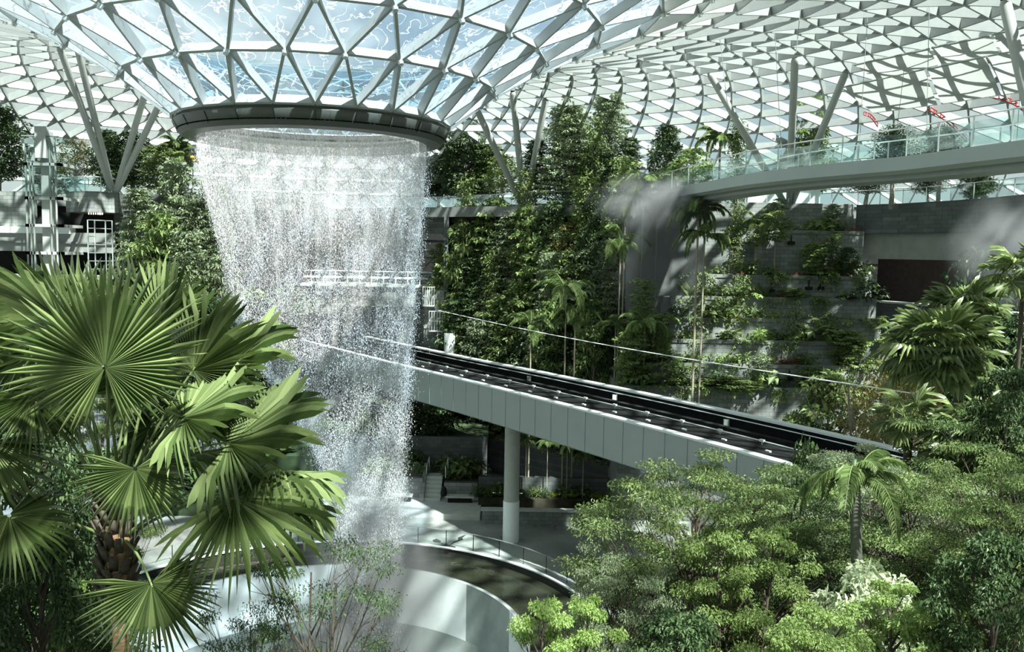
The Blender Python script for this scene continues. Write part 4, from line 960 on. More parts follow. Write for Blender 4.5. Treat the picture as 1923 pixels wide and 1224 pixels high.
ORD = ['first', 'second', 'third', 'fourth', 'fifth', 'sixth', 'seventh', 'eighth', 'ninth', 'tenth', 'eleventh', 'twelfth', 'thirteenth', 'fourteenth', 'fifteenth', 'sixteenth', 'seventeenth', 'eighteenth', 'nineteenth', 'twentieth'] + ['twenty-' + x for x in ('first', 'second', 'third', 'fourth', 'fifth', 'sixth', 'seventh', 'eighth', 'ninth')] + ['thirtieth'] + ['thirty-' + x for x in ('first', 'second', 'third', 'fourth', 'fifth', 'sixth', 'seventh', 'eighth', 'ninth')]
def clump(key, loc, s, rz, label, group):
    nm, _ = KW[key]; o = link(nm, MESH[key], None, loc, (0, 0, rz if 'vine' not in key else 0), s); tag(o, label, nm.replace('_', ' ').split(' ')[-1], group); return o
rnd = random.Random(9)
# right planter ledges
mixes = ['fern_b', 'fern_m', 'shrub_m', 'fern_b', 'shrub_b', 'bigleaf', 'shrub_d', 'strap_m', 'fern_m', 'shrub_r', 'fern_y', 'shrub_g', 'shrub_m', 'fern_b']
TN = ['lowest', 'second', 'third', 'fourth', 'fifth', 'sixth', 'topmost']
for ti_, (xl, xr, Y, z) in enumerate(TIER):
    n_ = int((xr - xl) / 1.02); 
    for i in range(n_):
        X = xl + (xr - xl) * (i + .5 + rnd.uniform(-.2, .2)) / n_; k = rnd.choice(mixes); dense = 1.0
        if ti_ == 5 and rnd.random() < .25: k = 'shrub_r'
        clump(k, (X, Y + .5 if ti_ < 6 else Y + .8, z - .02), rnd.uniform(.9, 1.55), rnd.random() * 6, '%s, %s from the left on the %s right planter ledge' % (KW[k][1], ORD[i], TN[ti_]), 'plants on the %s ledge of the right planter wall' % TN[ti_])
    nv = n_ // 2
    for i in range(nv):
        X = xl + (xr - xl) * (i + rnd.random()) / nv; k = rnd.choice(['vine', 'vine_g'])
        if rnd.random() < .75: clump(k, (X, Y - .05, z + .15), rnd.uniform(.6, 1.15), 0, '%s below the %s right ledge, %s from left' % (KW[k][1], TN[ti_], ORD[i]), 'vines hanging from the right planter ledges')
# middle terraces undergrowth
MT = ['lowest', 'second', 'third', 'fourth', 'fifth']
for ti_, (dy, z) in enumerate(mid_t):
    xl, xr = Xa, (colx(1300, 66.5 + dy) if z < 15 else Xb)
    n_ = int((xr - xl) / .85)
    for i in range(n_):
        X = xl + (xr - xl) * (i + .5 + rnd.uniform(-.2, .2)) / n_; k = rnd.choice(['shrub_d', 'shrub_m', 'shrub_d', 'fern_m', 'bigleaf', 'shrub_g', 'fern_b', 'shrub_m'])
        clump(k, (X, Y0(X) + dy + .55, z - .02), rnd.uniform(1.0, 1.7), rnd.random() * 6, '%s, %s from the left on the %s middle terrace' % (KW[k][1], ORD[i], MT[ti_]), 'undergrowth on the %s middle terrace' % MT[ti_])
# plaza planters
for i in range(22):
    X = colx(905, 65) + i * .72; k = rnd.choice(['fern_y', 'shrub_d', 'strap_y', 'shrub_m', 'bigleaf', 'strap_y'])
    clump(k, (X, 65.3 + rnd.random() * .3, .9), rnd.uniform(.6, .9), rnd.random() * 6, '%s, %s from the left in the planter under the guideway' % (KW[k][1], ORD[i]), 'low plants in the long plaza planter')
struct('floor', bx(colx(905, 65), colx(1330, 65) + 3, 64.6, 66.2, 0, .9), m_soil)
for i in range(9):
    X = colx(735, 67) + i * .3; k = rnd.choice(['strap_m', 'shrub_g', 'strap_m'])
    clump(k, (X, 67.4 + rnd.random() * .4, 1.85), rnd.uniform(.6, .9), rnd.random() * 6, '%s, %s from the left behind the left bench' % (KW[k][1], ORD[i]), 'plants left of the plaza steps')
struct('floor', bx(colx(690, 67), colx(797, 67), 66.8, 70.4, .4, 1.85), m_soil)
struct('floor', bx(colx(838, 67), colx(905, 67), 66.8, 70.4, .4, 1.5), m_soil)
for i in range(16):
    X = colx(838, 68) + i * .22 if i < 10 else colx(700, 69) + (i - 10) * .7; k = rnd.choice(['shrub_d', 'bigleaf', 'shrub_d', 'fern_m']); zz = 1.5 if i < 10 else 1.85
    clump(k, (X, 68.3 + rnd.random() * 1.5, zz - .02), rnd.uniform(.9, 1.5), rnd.random() * 6, '%s, %s from the left behind the plaza steps' % (KW[k][1], ORD[i]), 'shrubs in the shaded bed behind the steps')
for i in range(16):
    X = colx(690, 71) + i * .42; k = rnd.choice(['shrub_d', 'bigleaf', 'shrub_d'])
    clump(k, (X, 71.8 + rnd.random() * 2, 4.18), rnd.uniform(1.2, 2.0), rnd.random() * 6, '%s, %s from the left in the gloom under the guideway' % (KW[k][1], ORD[i]), 'shrubs in the gloom under the guideway')

# ---- trees by hand: (kind, px, base Y, z base, py of the top, width factor, name, label)
def T(kind, px, Y, zb, ytop, wf_, name, label, group=None, cat='tree'):
    h = at(px, ytop, Y)[2] - zb; h0, cr = MESH[kind][2], MESH[kind][3]; s = h / h0; X = colx(px, Y)
    tree(kind, (X, Y, zb), s, rnd.random() * 6, name, label, cat, group, wf_ / cr if wf_ else s)
g1 = 'trees on the top terrace behind the guideway'
_T = T
def T(kind, px, Y, zb, ytop, wf_, *a):
    if zb == ZG and 790 < px < 1200: Y = Y0(mX(px, 8)) + 7.6 + (Y - 74.5) * .8; wf_ *= Y / 74
    _T(kind, px, Y, zb, ytop, wf_, *a)
T('broad_d', 822, 77, ZG, 248, 2.4, 'garden_tree', 'dark broad tree on the top terrace just right of the waterfall', g1)
T('broad_d', 868, 76, ZG, 232, 2.5, 'garden_tree', 'dark broad tree on the top terrace, second right of the waterfall', g1)
T('broad_m', 905, 78, ZG, 262, 2.0, 'garden_tree', 'mid green tree on the top terrace beside the left arm of the struts', g1)
T('bright', 942, 75, ZG, 290, 1.8, 'garden_tree', 'bright green small tree in front of the middle struts', g1)
T('layer_d', 1003, 76, ZG, 262, 1.8, 'conifer', 'dark short conifer left of the two tall conifers', g1)
T('layer_g', 1062, 75.5, ZG, 172, 2.9, 'conifer', 'tall layered conifer, left of the tall pair on the top terrace', g1)
T('layer_d', 1062, 77.5, ZG, 215, 2.6, 'conifer', 'dark conifer hidden behind the left tall conifer', g1)
T('layer_g', 1138, 76, ZG, 166, 2.5, 'conifer', 'tall layered conifer, right of the tall pair on the top terrace', g1)
T('layer_d', 1178, 77, ZG, 258, 1.6, 'conifer', 'dark low conifer right of the tall pair', g1)
T('broad_d', 1115, 74.6, ZG, 275, 2.0, 'garden_tree', 'dark bushy tree between the two tall conifers', g1)
T('broad_d', 1248, 75, ZG, 238, 1.7, 'garden_tree', 'dark tree on the top terrace above the left end of the footbridge', g1)
T('bright', 1296, 73, ZG, 278, 1.9, 'garden_tree', 'yellow-green tree behind the left part of the footbridge', g1)
T('column_m', 1377, 73, ZG, 226, .95, 'garden_tree', 'slender dark tree left of the right-hand struts behind the bridge', g1)
T('broad_m', 1515, 74, ZG, 162, 1.8, 'garden_tree', 'tall tree between the upright post and the right arm of the struts', g1)
T('broad_d', 1480, 75, ZG, 285, 1.5, 'garden_tree', 'low dark tree at the foot of the right-hand struts', g1)
for px, top, w_, lb in ((1668, 240, 1.9, 'left of the clipped dark trees above the footbridge'), (1757, 242, 1.8, 'right of the clipped dark trees above the footbridge')):
    T('topiary', px, 66, ZG, top, w_, 'clipped_tree', 'dark round-headed clipped tree, ' + lb, 'clipped trees on the right wall')
T('topiary', 1622, 73, ZG, 316, 2.0, 'clipped_tree', 'low dark tree seen below the footbridge, leftmost of three', 'trees seen below the footbridge')
T('topiary', 1735, 70, ZG, 318, 1.6, 'clipped_tree', 'low dark tree seen below the footbridge, middle of three', 'trees seen below the footbridge')
T('broad_d', 1826, 66, ZG, 315, 1.4, 'clipped_tree', 'low dark tree seen below the footbridge, rightmost of three', 'trees seen below the footbridge')
T('broad_d', 2, 73, ZG, 200, 2.6, 'garden_tree', 'dark tree cut by the left edge beside the thin post', None)
T('olive', 145, 76, ZG, 262, 1.8, 'garden_tree', 'olive-brown tree just right of the lift tower')
T('broad_d', 205, 75, ZG, 246, 1.7, 'garden_tree', 'dark tree behind the left struts')
T('broad_d', 250, 76, ZG, 250, 1.9, 'garden_tree', 'dark tree between the left struts and the drum')
T('broad_m', 300, 74, ZG, 275, 1.8, 'garden_tree', 'mid green tree at the top of the left slope')
T('shade_m', 100, 78, ZG, 300, 1.8, 'garden_tree', 'pale green tree behind the lift tower')
gl_ = 'trees on the slope left of the waterfall'
LS = [(62, 1.5), (64, 4.0), (66, 7.0), (68, 10.5), (70, 14.0)]
for j, (y_, z_) in enumerate(LS):
    struct('floor', bx(colx(205, y_), colx(560, y_) - (1.5 if y_ > 65 else 0), y_, 73.2, 0 if j == 0 else LS[j - 1][1], z_), m_ground)
    for q in range(9):
        k = rnd.choice(['shrub_d', 'shrub_m', 'shrub_g', 'bigleaf', 'fern_m']); X = colx(210, y_) + (colx(540, y_) - colx(210, y_)) * (q + rnd.random()) / 9
        clump(k, (X, y_ + .8, z_ - .02), rnd.uniform(1.2, 2.2), rnd.random() * 6, '%s, %s from the left on the %s step of the left slope' % (KW[k][1], ORD[q], MT[j]), 'shrubs on the left slope')
for i, (k, px, Y, zb, tp, w_) in enumerate(sorted((('layer_g', 262, 70, 12, 352, 2.4), ('broad_g', 330, 70, 12, 300, 2.3), ('layer_g', 375, 69, 8, 375, 2.6), ('broad_m', 300, 67, 6, 400, 2.5), ('layer_g', 350, 66.5, 4, 430, 2.8), ('broad_g', 400, 70, 10, 330, 1.9), ('layer_g', 245, 67.5, 6, 430, 2.0), ('broad_g', 415, 67, 4, 480, 2.0), ('shade_m', 440, 66, 2, 620, 2.2), ('shade_m', 500, 68, 2, 640, 2.2), ('broad_d', 380, 64.5, 0, 560, 2.2), ('shade_m', 300, 64, 0, 640, 2.0), ('broad_d', 470, 70, 2, 560, 2.0)), key=lambda q: q[1])):
    zb = [z for y_, z in LS if Y >= y_][-1]; T(k, px, Y, zb, tp, w_, 'slope_tree', 'feathery %s tree on the slope left of the waterfall, %s from the left' % ({'g': 'grey-green', 'm': 'mid green', 'd': 'dark green'}[k[-1]], ORD[i]), gl_)
gm = 'trees on the middle terraces'
mtl = [('column_m', 873, 69.0, 10, 335, 1.0), ('broad_m', 868, 68.0, 6, 415, 1.9), ('broad_m', 930, 71, 14, 372, 2.0), ('layer_g', 960, 70.6, 14, 395, 2.4), ('column_m', 1100, 71, 14, 330, 1.1), ('broad_m', 1010, 70, 10, 440, 2.3), ('layer_d', 905, 68.8, 6, 440, 2.4), ('olive', 1065, 70.5, 14, 420, 1.7), ('broad_d', 1120, 70.4, 14, 372, 1.6), ('broad_m', 985, 68.6, 6, 520, 2.4), ('layer_g', 1040, 68.7, 6, 470, 2.5), ('broad_g', 1095, 68.8, 8, 470, 2.2), ('column_b', 925, 68.3, 6, 470, .9), ('broad_m', 950, 67.4, 2, 560, 2.3), ('shade_m', 885, 67.2, 2, 585, 1.9), ('layer_d', 1080, 67.2, 2, 560, 2.4), ('broad_g', 1010, 66.9, 2, 610, 2.2), ('column_m', 1135, 68.8, 6, 520, 1.1), ('shade_m', 1120, 67, 2, 610, 1.9), ('broad_d', 1160, 67.2, 2, 590, 1.5), ('broad_m', 838, 71.2, 10, 455, 1.7), ('column_b', 1172, 70.6, 14, 295, 1.0), ('column_b', 1085, 74, 18.6, 330, .9), ('broad_g', 1145, 71.7, 14, 410, 1.4), ('column_m', 985, 71.6, 14, 320, 1.0), ('bright', 1120, 67.6, 6, 560, 1.4), ('broad_m', 1040, 66.9, 2, 560, 2.0), ('column_m', 1108, 72.6, 18.6, 225, 1.0)]
TIERY = [(67.2, 0), (68.8, 1), (70.2, 2), (71.8, 3), (99, 4)]
DESC = {'g': 'grey-green', 'm': 'mid green', 'd': 'dark green', 'b': 'bright green', 't': 'bright green', 'e': 'olive-brown'}
more = [('broad_m', 855, 69.5, 0, 470, 2.2), ('broad_g', 880, 71, 0, 380, 2.2), ('layer_d', 855, 67, 0, 560, 2.2), ('broad_g', 915, 67, 0, 590, 2.2), ('broad_m', 1000, 71.5, 0, 385, 2.2), ('broad_d', 1045, 71.5, 0, 380, 2.0), ('layer_g', 1150, 69.5, 0, 450, 1.9), ('broad_m', 1075, 70, 0, 470, 2.2), ('broad_d', 985, 67, 0, 640, 2.2), ('layer_g', 920, 69.5, 0, 520, 2.4), ('broad_d', 1055, 67, 0, 640, 2.0)]
tier_of = lambda Y: [j for lim, j in TIERY if Y < lim][0]
mtl = sorted(mtl + more, key=lambda q: q[1])
for i_, (k, px, Y, zb, tp, w_) in enumerate(mtl):
    ti_ = tier_of(Y); i = sum(1 for q in mtl[:i_] if tier_of(q[2]) == ti_); dy = mid_t[ti_][0] + .6; zb = mid_t[ti_][1]; X = mX(px, dy)
    T(k, px, Y0(X) + dy, zb, tp, w_ * 1.12, 'terrace_tree', '%s %s tree, %s tree from the left on the %s middle terrace' % (DESC[k[-1]], 'slender' if 'column' in k else 'spreading', ORD[i], MT[ti_]), gm)
# trees on the right planter terraces
gr = 'slim trees on the right planter wall'
ptl = sorted((('slim', 1458, 6, 372, .8), ('slim', 1418, 5, 412, 1.1), ('slim', 1455, 5, 395, 1.1), ('column_m', 1380, 5, 345, .7), ('slim', 1560, 6, 385, 1.0), ('column_m', 1563, 5, 440, .9), ('broad_m', 1530, 5, 455, 1.2), ('broad_d', 1590, 5, 465, 1.0), ('slim', 1370, 5, 425, .9), ('column_m', 1440, 6, 392, .6), ('shade_m', 1490, 4, 540, 1.2), ('column_m', 1210, 2, 525, 1.1), ('shade_m', 1232, 1, 600, 1.3), ('broad_d', 1595, 4, 555, 1.0), ('shade_m', 1250, 0, 655, 1.8), ('broad_m', 1190, 0, 620, 1.4), ('broad_m', 1370, 0, 705, 1.8), ('shade_m', 1412, 0, 715, 1.5), ('broad_m', 1545, 0, 690, 1.6), ('broad_m', 1600, 1, 620, 1.3)), key=lambda q: q[1])
for i_, (k, px, ti_, tp, w_) in enumerate(ptl):
    i = sum(1 for q in ptl[:i_] if q[2] == ti_)
    xl, xr, Y, z = TIER[ti_]; Y += .55; X = colx(px, Y); zb = z
    if X < xl: zb = TIER[0][3]; Y = TIER[0][2] + .5
    T(k, px, Y, zb, tp, w_, 'planter_tree', '%s on the %s right planter ledge, %s tree from the left' % ({'s': 'slim pale-trunked tree', 'c': 'narrow columnar tree', 'b': 'bushy tree'}.get(k[0], 'bushy tree'), TN[ti_], ORD[i]), gr)
# tall slim palms
def FP(px, Y, zb, ycrown, sc_, nf, label, seed, r=.07, st=None, lean=0, group='tall slim palms'):
    h = at(px, ycrown, Y)[2] - zb; feather_palm((colx(px, Y), Y, zb), h, sc_ * (1.25 if zb != .9 else 1), nf + 1, 'feather_palm', label, seed, st, group, r, lean)
FP(1309, 60.3, 8, 412, .95, 10, 'very tall thin-trunked palm rising in front of the planter wall', 1, .09)
FP(1322, 60.6, 8, 455, .8, 9, 'slightly shorter thin palm beside the very tall one', 2, .07)
FP(1172, 66.2, 2, 385, 1.0, 9, 'tall palm left of the misty wall, topmost crown', 3)
FP(1205, 66.0, 2, 365, 1.0, 10, 'tall palm under the left end of the footbridge', 4)
FP(1165, 65.6, 2, 465, .9, 9, 'palm crown half way down beside the misty wall', 5)
FP(1160, 65.2, 2, 620, .7, 9, 'small palm low beside the misty wall', 6)
FP(1065, 66.0, 2, 560, 1.1, 10, 'palm with drooping fronds in the middle terrace trees', 7)
FP(1083, 66.2, 2, 600, .9, 9, 'palm with pale hanging fronds just right of another palm', 8)
FP(1000, 66.2, 2, 620, .8, 8, 'low palm in front of the middle terrace trees', 9)
FP(1215, 61.6, 9.9, 620, .8, 9, 'palm beside the dark leafy column at the left end of the planters', 10)
FP(1345, 74, ZG, 272, .95, 10, 'palm with upright fronds behind the footbridge', 11, .1)
FP(1420, 67, 17.6, 425, .7, 8, 'small bright palm on the upper planter ledge', 12)
FP(1232, 66.4, 2, 345, .7, 8, 'thin palm rising into the mist by the footbridge end', 13)
FP(995, 65.6, .9, 835, .45, 8, 'small palm behind the column under the guideway', 14, .04, group='young palms under the guideway')
FP(1036, 65.6, .9, 838, .55, 8, 'first slender young palm right of the column', 15, .04, group='young palms under the guideway')
FP(1074, 65.6, .9, 842, .5, 8, 'second slender young palm right of the column', 16, .05, group='young palms under the guideway')
FP(1105, 65.2, .9, 858, .6, 9, 'yellowish young palm, rightmost under the guideway', 17, .05, group='young palms under the guideway')
FP(338, 76, ZG, 300, .8, 14, 'spiky-headed palm left of the drum', 18, .1)
FP(335, 76.5, ZG, 280, .7, 14, 'small spiky palm behind the spiky-headed one', 19, .08)
# yellow netting structures behind the left garden
for (px, py, s, lb) in ((322, 288, 1.0, 'left yellow net canopy beyond the spiky palm'), (362, 298, .8, 'right yellow net canopy half hidden by the waterfall')):
    p = at(px, py, 80); mb = MB(); k = 10
    V = [(p[0], 80, p[2] + .6 * s)] + [(p[0] + 1.6 * s * math.cos(2 * PI * i / k), 80 + 1.2 * s * math.sin(2 * PI * i / k), p[2] - .35 * s + .3 * s * (i % 2)) for i in range(k)]
    mb.add(V, [(0, 1 + i, 1 + (i + 1) % k) for i in range(k)]); e = empty('yellow_canopy', (p[0], 80, ZG), lb, 'canopy'); wpart(mb, 'canopy', m_yellow, e)
    mb = MB(); mb.tube([(p[0], 80, ZG), (p[0], 80, p[2] + .6 * s)], .06, 6); wpart(mb, 'pole', m_grey, e)
# staked young tree right of the waterfall
sx = colx(790, 86); e = empty('staked_tree', (sx, 86.5, 15.9), 'young tree held by wooden stakes beside the waterfall balcony', 'tree')
mb = MB(); mb.tube([(sx, 86.5, 15.9), (sx, 86.5, 22.3)], .09, 8); wpart(mb, 'trunk', m_wood, e)
for dx in (-1, -.5, .9): mb = MB(); mb.tube([(sx + dx, 86.2, 15.9), (sx, 86.5, 18.6)], .04, 5); wpart(mb, 'stake', m_wood, e)

# ---- mid distance, right
def FANP(px, Y, ycrown, R, nf, label, seed, zb=None, r=.16, mat=None):
    X = colx(px, Y); zb = hz(X, Y) if zb is None else zb; h = at(px, ycrown, Y)[2] - zb; fan_palm((X, Y, zb), h, R, nf, 'fan_palm', label, seed, 'fan palms at the right', r, mat)
m_redbark = solid('red_bark', (.30, .14, .08), .95, 0, .4, 10, .5)
FANP(1776, 34, 668, 1.35, 38, 'large fan palm with a reddish trunk right of the planter wall', 3, mat=m_redbark, r=.2)
FANP(1812, 40, 600, 1.3, 30, 'fan palm standing behind the large red-trunked one', 4)
FANP(1845, 26, 835, 1.0, 22, 'fan palm just below the large red-trunked one', 5)
FANP(1925, 30, 520, .9, 16, 'fan palm cut by the right edge of the picture', 6, r=.09)
FANP(1725, 27, 790, .75, 14, 'smaller fan palm near the end of the guideway', 7)
def N_(kind, px, Y, ytop, wf_, label, name='foreground_tree', group=None):
    X = colx(px, Y); zb = hz(X, Y); T(kind, px, Y, zb, ytop, wf_, name, label, group)
N_('broad_d', 1850, 48, 480, 2.6, 'dark tree in front of the brown opening in the curved wall')
N_('broad_d', 1905, 38, 610, 2.2, 'dark tree at the right edge behind the fan palms')
N_('near_dark', 1915, 25, 690, 1.9, 'glossy dark tree at the right edge beside the fan palms')
N_('twiggy', 1640, 44, 690, 3.0, 'brown twiggy shrub behind the end of the guideway', 'twiggy_shrub')
N_('broad_m', 1570, 50, 700, 2.4, 'yellow-green bush above the end of the guideway')
N_('olive', 1690, 46, 700, 2.6, 'brownish tree between the twiggy shrub and the fan palm')
N_('broad_g', 1515, 52, 770, 1.6, 'small grey-green bush just above the white parapet')
N_('broad_m', 1720, 50, 640, 1.8, 'green bush left of the fan palm crown')
# feather palm with the thick leaning trunk
Xp, Yp = colx(1665, 19), 19.0; zb = hz(Xp, Yp); hpt = at(1605, 900, 19)
e = empty('feather_palm', (Xp, Yp, zb), 'feather palm with a thick ringed leaning trunk over the guideway end', 'palm')
mb = MB(); tp_ = hpt - np.array([Xp, Yp, zb]); n_ = 40; pts = []; rr = []
for i in range(n_ + 1):
    t = i / n_; pts.append(np.array([tp_[0] * t ** 1.8, tp_[1] * t, tp_[2] * t - (.3 if i == 0 else 0)])); rr.append((.16 - .05 * t) * (1 + .05 * (i % 2)))
mb.tube(pts, rr, 12); link('trunk', tm_mesh(mb, 'trunk', solid('grey_palm_bark', (.16, .16, .13), .9, 0, .3, 6)), e)
for i in range(11):
    link('frond', FR[i % 3], e, tp_, (0, rnd.uniform(-.7, .25), i * 2.4), rnd.uniform(.55, .75))
mb = MB(); mb.tube([tp_ - [.02, 0, .1], tp_ + [-.03, 0, .45]], [.12, .06], 8); link('crownshaft', tm_mesh(mb, 'crownshaft', L_dark), e)

# ---- foreground right
N_('near_mid', 1285, 21, 868, 3.0, 'spreading small-leaved tree with forked trunk in front of the column plaza')
N_('near_bright', 1075, 16, 1118, 1.3, 'low bright green tree at the bottom centre right of the pond')
N_('near_bright', 1420, 18, 985, 1.7, 'bright lime green tree at the bottom, right of the forked tree')
N_('near_deep', 1500, 24, 905, 2.8, 'mid green layered tree below the end of the guideway')
N_('near_pale', 1620, 17, 1065, 1.5, 'small whitish-leaved tree in the lower right')
N_('near_mid', 1800, 20, 900, 2.8, 'large layered tree at the lower right')
N_('near_grey', 1700, 24, 880, 2.6, 'grey-green layered tree behind the whitish one')
N_('near_dark', 1910, 14, 1000, 1.5, 'dark leafy tree in the bottom right corner')
N_('near_deep', 1880, 26, 770, 2.4, 'tall green tree at the right edge below the fan palms')
N_('near_bright', 1760, 15, 1110, 1.6, 'bright green layered tree along the bottom right')
N_('near_bright', 1560, 14, 1150, 1.5, 'bright green bush at the bottom edge left of the dark corner tree')
N_('near_grey', 1190, 19, 1040, 1.5, 'grey-green tree at the bottom between the pond and the forked tree')
N_('near_grey', 1640, 30, 850, 2.2, 'grey-green tree behind the leaning palm trunk')
N_('near_dark', 1300, 14, 1150, 1.5, 'dark bush at the bottom edge below the forked tree')
N_('broad_d', 1530, 29, 840, .8, 'small dark tree touching the guideway left of the leaning palm')
N_('near_mid', 1940, 18, 850, 2.0, 'green tree cut by the right edge in the lower half')
N_('near_deep', 1480, 20, 1010, 2.2, 'dark tree in the gap behind the lime green tree')
N_('near_deep', 1690, 21, 990, 2.4, 'dark tree in the gap behind the whitish tree')
# ---- foreground left
N_('near_dark', 40, 17, 700, 2.2, 'dark glossy tree at the left edge behind the large fan palm')
N_('near_dark', 60, 13, 1000, 1.5, 'dark glossy bush in the bottom left corner')
N_('near_bright', 130, 15, 1090, 1.1, 'bright green bush at the lower left behind the palm trunk')
N_('near_mid', 150, 26, 760, 2.0, 'small-leaved green tree behind the large fan palm')
N_('near_airy', 560, 13, 1012, 1.55, 'thin airy tree with tiny leaves in front of the white pond opening')
N_('near_airy', 430, 12, 1110, 1.0, 'low airy bush left of the thin airy tree')

# ---- the large fan palm
YP = 11.0
top = at(216, 925, YP); xb, yb = top[0] + .05, YP; zb = hz(xb, yb)
pal = empty('large_fan_palm', (xb, yb, zb), 'large fan palm filling the left foreground with wide pleated fronds', 'palm')
mb = MB(); n_ = 90; pts = []; rr = []
for i in range(n_ + 1):
    t = i / n_; z = (top[2] - zb) * t; pts.append((-.05 * t + .03 * math.sin(t * 9), 0, z - (.3 if i == 0 else 0))); rr.append((.10 if t < .84 else .10 + .07 * min(1, (t - .84) / .08)) * (1 + (.07 if i % 2 else -.05)))
mb.tube(pts, rr, 14); m_ring = solid('ringed_bark', (.26, .16, .09), .95, 0, .5, 5, .5, stretch=(1, 1, 9))
link('trunk', tm_mesh(mb, 'trunk', m_ring), pal)
tl = np.array([top[0] - xb, 0, top[2] - zb]); bs = MB(); r2 = random.Random(4)
for i in range(70):
    a = i * 2.4; z = tl[2] - 1.35 + 1.5 * i / 70; c_, s_2 = math.cos(a), math.sin(a); r0 = .14
    bs.beam((tl[0] + c_ * r0, s_2 * r0, z - .12), (tl[0] + c_ * (r0 + .10 + .06 * r2.random()), s_2 * (r0 + .10), z + .10 + .1 * r2.random()), .10, .025, (c_, s_2, 0))
link('leaf_bases', tm_mesh(bs, 'leaf_bases', m_wood2), pal)
fr = [((112, 600), (15, 500), 10.7, 1.15, 0, (.3, .9)), ((300, 610), (345, 500), 11.4, 1.0, 0, (.6, .7)), ((200, 640), (185, 490), 11.2, 1.15, 0, (.5, .8)), # hub px, tip px, depth, radius(m), fan id, facing (camera weight, up weight), roll
    ((197, 690), (200, 480), 9.9, 1.38, 2, (1, .25)), ((140, 622), (60, 480), 10.9, 1.30, 0, (.8, .5)), ((250, 610), (262, 480), 11.6, 1.05, 0, (.7, .6)),
    ((363, 695), (440, 560), 11.2, 1.25, 1, (.5, .7)), ((417, 690), (575, 610), 11.4, 1.22, 1, (.35, .9)), ((345, 784), (505, 720), 10.6, 1.15, 1, (.4, .9)),
    ((429, 832), (640, 745), 10.6, 1.45, 1, (.4, .9)), ((502, 888), (665, 905), 10.9, 1.15, 3, (-.2, 1)), ((440, 934), (590, 1010), 10.1, 1.35, 3, (.6, .7)),
    ((254, 880), (262, 985), 10.2, .95, 3, (.6, .6)), ((284, 1095), (322, 1215), 9.8, 1.05, 3, (.65, .55)), ((17, 967), (75, 1075), 10.3, .95, 3, (.6, .6)),
    ((62, 745), (95, 850), 10.6, .85, 3, (.6, .6)), ((50, 660), (-90, 560), 11.6, 1.2, 1, (.5, .7)), ((-20, 830), (-60, 960), 10.5, 1.1, 3, (.5, .7)),
    ((250, 700), (380, 640), 11.8, 1.15, 0, (.5, .7)), ((330, 860), (460, 850), 11.5, 1.0, 3, (-.1, 1)), ((150, 745), (40, 720), 11.3, 1.1, 0, (.4, .8)), ((285, 800), (200, 900), 11.9, .8, 3, (.5, .7)), ((520, 930), (660, 990), 11.2, 1.0, 3, (-.1, 1)), ((360, 740), (420, 830), 11.9, .9, 3, (.5, .6))]
base_w = np.array([xb, yb, zb])
for i, (hub, tip, Y, R, fid, (fc, fu)) in enumerate(fr):
    h3 = at(hub[0], hub[1], Y); t3 = at(tip[0], tip[1], Y - .15 if tip[1] > hub[1] else Y + .1); ax = unit(t3 - h3); tocam = unit(CAM - h3); nr = tocam * fc + np.array([0, 0, 1.0]) * fu
    o = link('frond', FAN[fid], pal); hl = h3 - base_w
    o.matrix_basis = Matrix.Translation(Vector(hl)) @ (basis(ax, nr) * (R * .93)).to_4x4()
    st_ = tl + np.array([0.08 * np.sign(hl[0] - tl[0]), 0, -.1 - .5 * (hub[1] > 850)]); dv = hl - st_; mid_ = st_ + dv * .5 + np.array([0, 0, .12 * abs(dv[0])])
    mb = MB(); mb.tube([st_, st_ + dv * .2 + [0, 0, .07 * abs(dv[0])], mid_, st_ + dv * .8 + [0, 0, .08 * abs(dv[0])], hl + unit(ax) * .05], [.028, .022, .018, .015, .012], 6, False); pt = link('petiole', tm_mesh(mb, 'petiole', L_fan), o); pt.matrix_parent_inverse = o.matrix_basis.inverted()

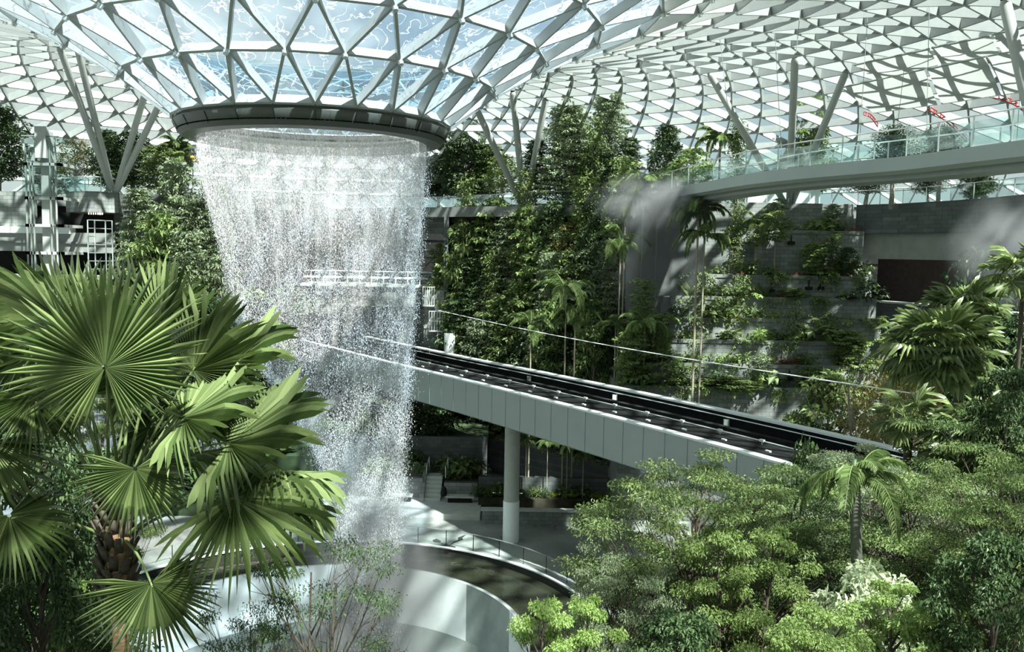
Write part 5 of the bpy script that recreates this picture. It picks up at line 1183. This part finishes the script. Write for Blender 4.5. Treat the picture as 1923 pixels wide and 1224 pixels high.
# ------------------------------------------------------------------ mist
def mist(loc, size, dens, label, scale=.5, col=(.99, .99, 1), thr=.33):
    m, n, out = newmat('mist'); v = N(n, 'ShaderNodeVolumePrincipled'); v.inputs['Color'].default_value = col + (1,); v.inputs['Anisotropy'].default_value = .2
    t = N(n, 'ShaderNodeTexCoord'); ln = N(n, 'ShaderNodeVectorMath', operation='LENGTH'); n.links.new(t.outputs['Object'], ln.inputs[0])
    fall = N(n, 'ShaderNodeMapRange'); fall.inputs['From Min'].default_value = .15; fall.inputs['From Max'].default_value = 1.0; fall.inputs['To Min'].default_value = 1; fall.inputs['To Max'].default_value = 0; fall.interpolation_type = 'SMOOTHSTEP'
    n.links.new(ln.outputs['Value'], fall.inputs[0]); nz = N(n, 'ShaderNodeTexNoise', Scale=scale * 4, Detail=3.0); n.links.new(t.outputs['Object'], nz.inputs['Vector'])
    mr = N(n, 'ShaderNodeMapRange'); mr.inputs['From Min'].default_value = thr; mr.inputs['From Max'].default_value = .7; n.links.new(nz.outputs['Fac'], mr.inputs[0])
    a = N(n, 'ShaderNodeMath', operation='MULTIPLY'); b = N(n, 'ShaderNodeMath', operation='MULTIPLY'); b.inputs[1].default_value = dens
    n.links.new(fall.outputs[0], a.inputs[0]); n.links.new(mr.outputs[0], a.inputs[1]); n.links.new(a.outputs[0], b.inputs[0]); n.links.new(b.outputs[0], v.inputs['Density']); n.links.new(v.outputs[0], out.inputs['Volume'])
    mb = MB(); k = 12; prof = [(max(.001, math.sin(PI * i / k)), -math.cos(PI * i / k)) for i in range(k + 1)]; mb.lathe(prof, 0, 0, 20)
    o = mb.build('mist', m, center=(0, 0, 0)); o.location = tuple(float(q) for q in loc); o.scale = size; tag(o, label, 'mist', None, 'stuff')
mist(at(1235, 378, 60), (5.2, 3.0, 2.3), 1.0, 'white mist drifting from the left end of the footbridge')
mist(at(1235, 500, 65), (4, 3, 5.5), .5, 'thin grey mist in front of the tall grey wall')
mist(at(1900, 470, 42), (3.2, 3, 3.2), 1.0, 'pale mist in front of the curved wall at the right edge')
mist((AX + 2.8, AY, 2.0), (4.2, 4.0, 8.5), 1.2, 'spray around the foot of the waterfall')
mist((AX, AY, -3.4), (9.6, 9.6, 3.2), .6, 'spray filling the white opening of the pond')
print('OBJECTS', len(bpy.data.objects))
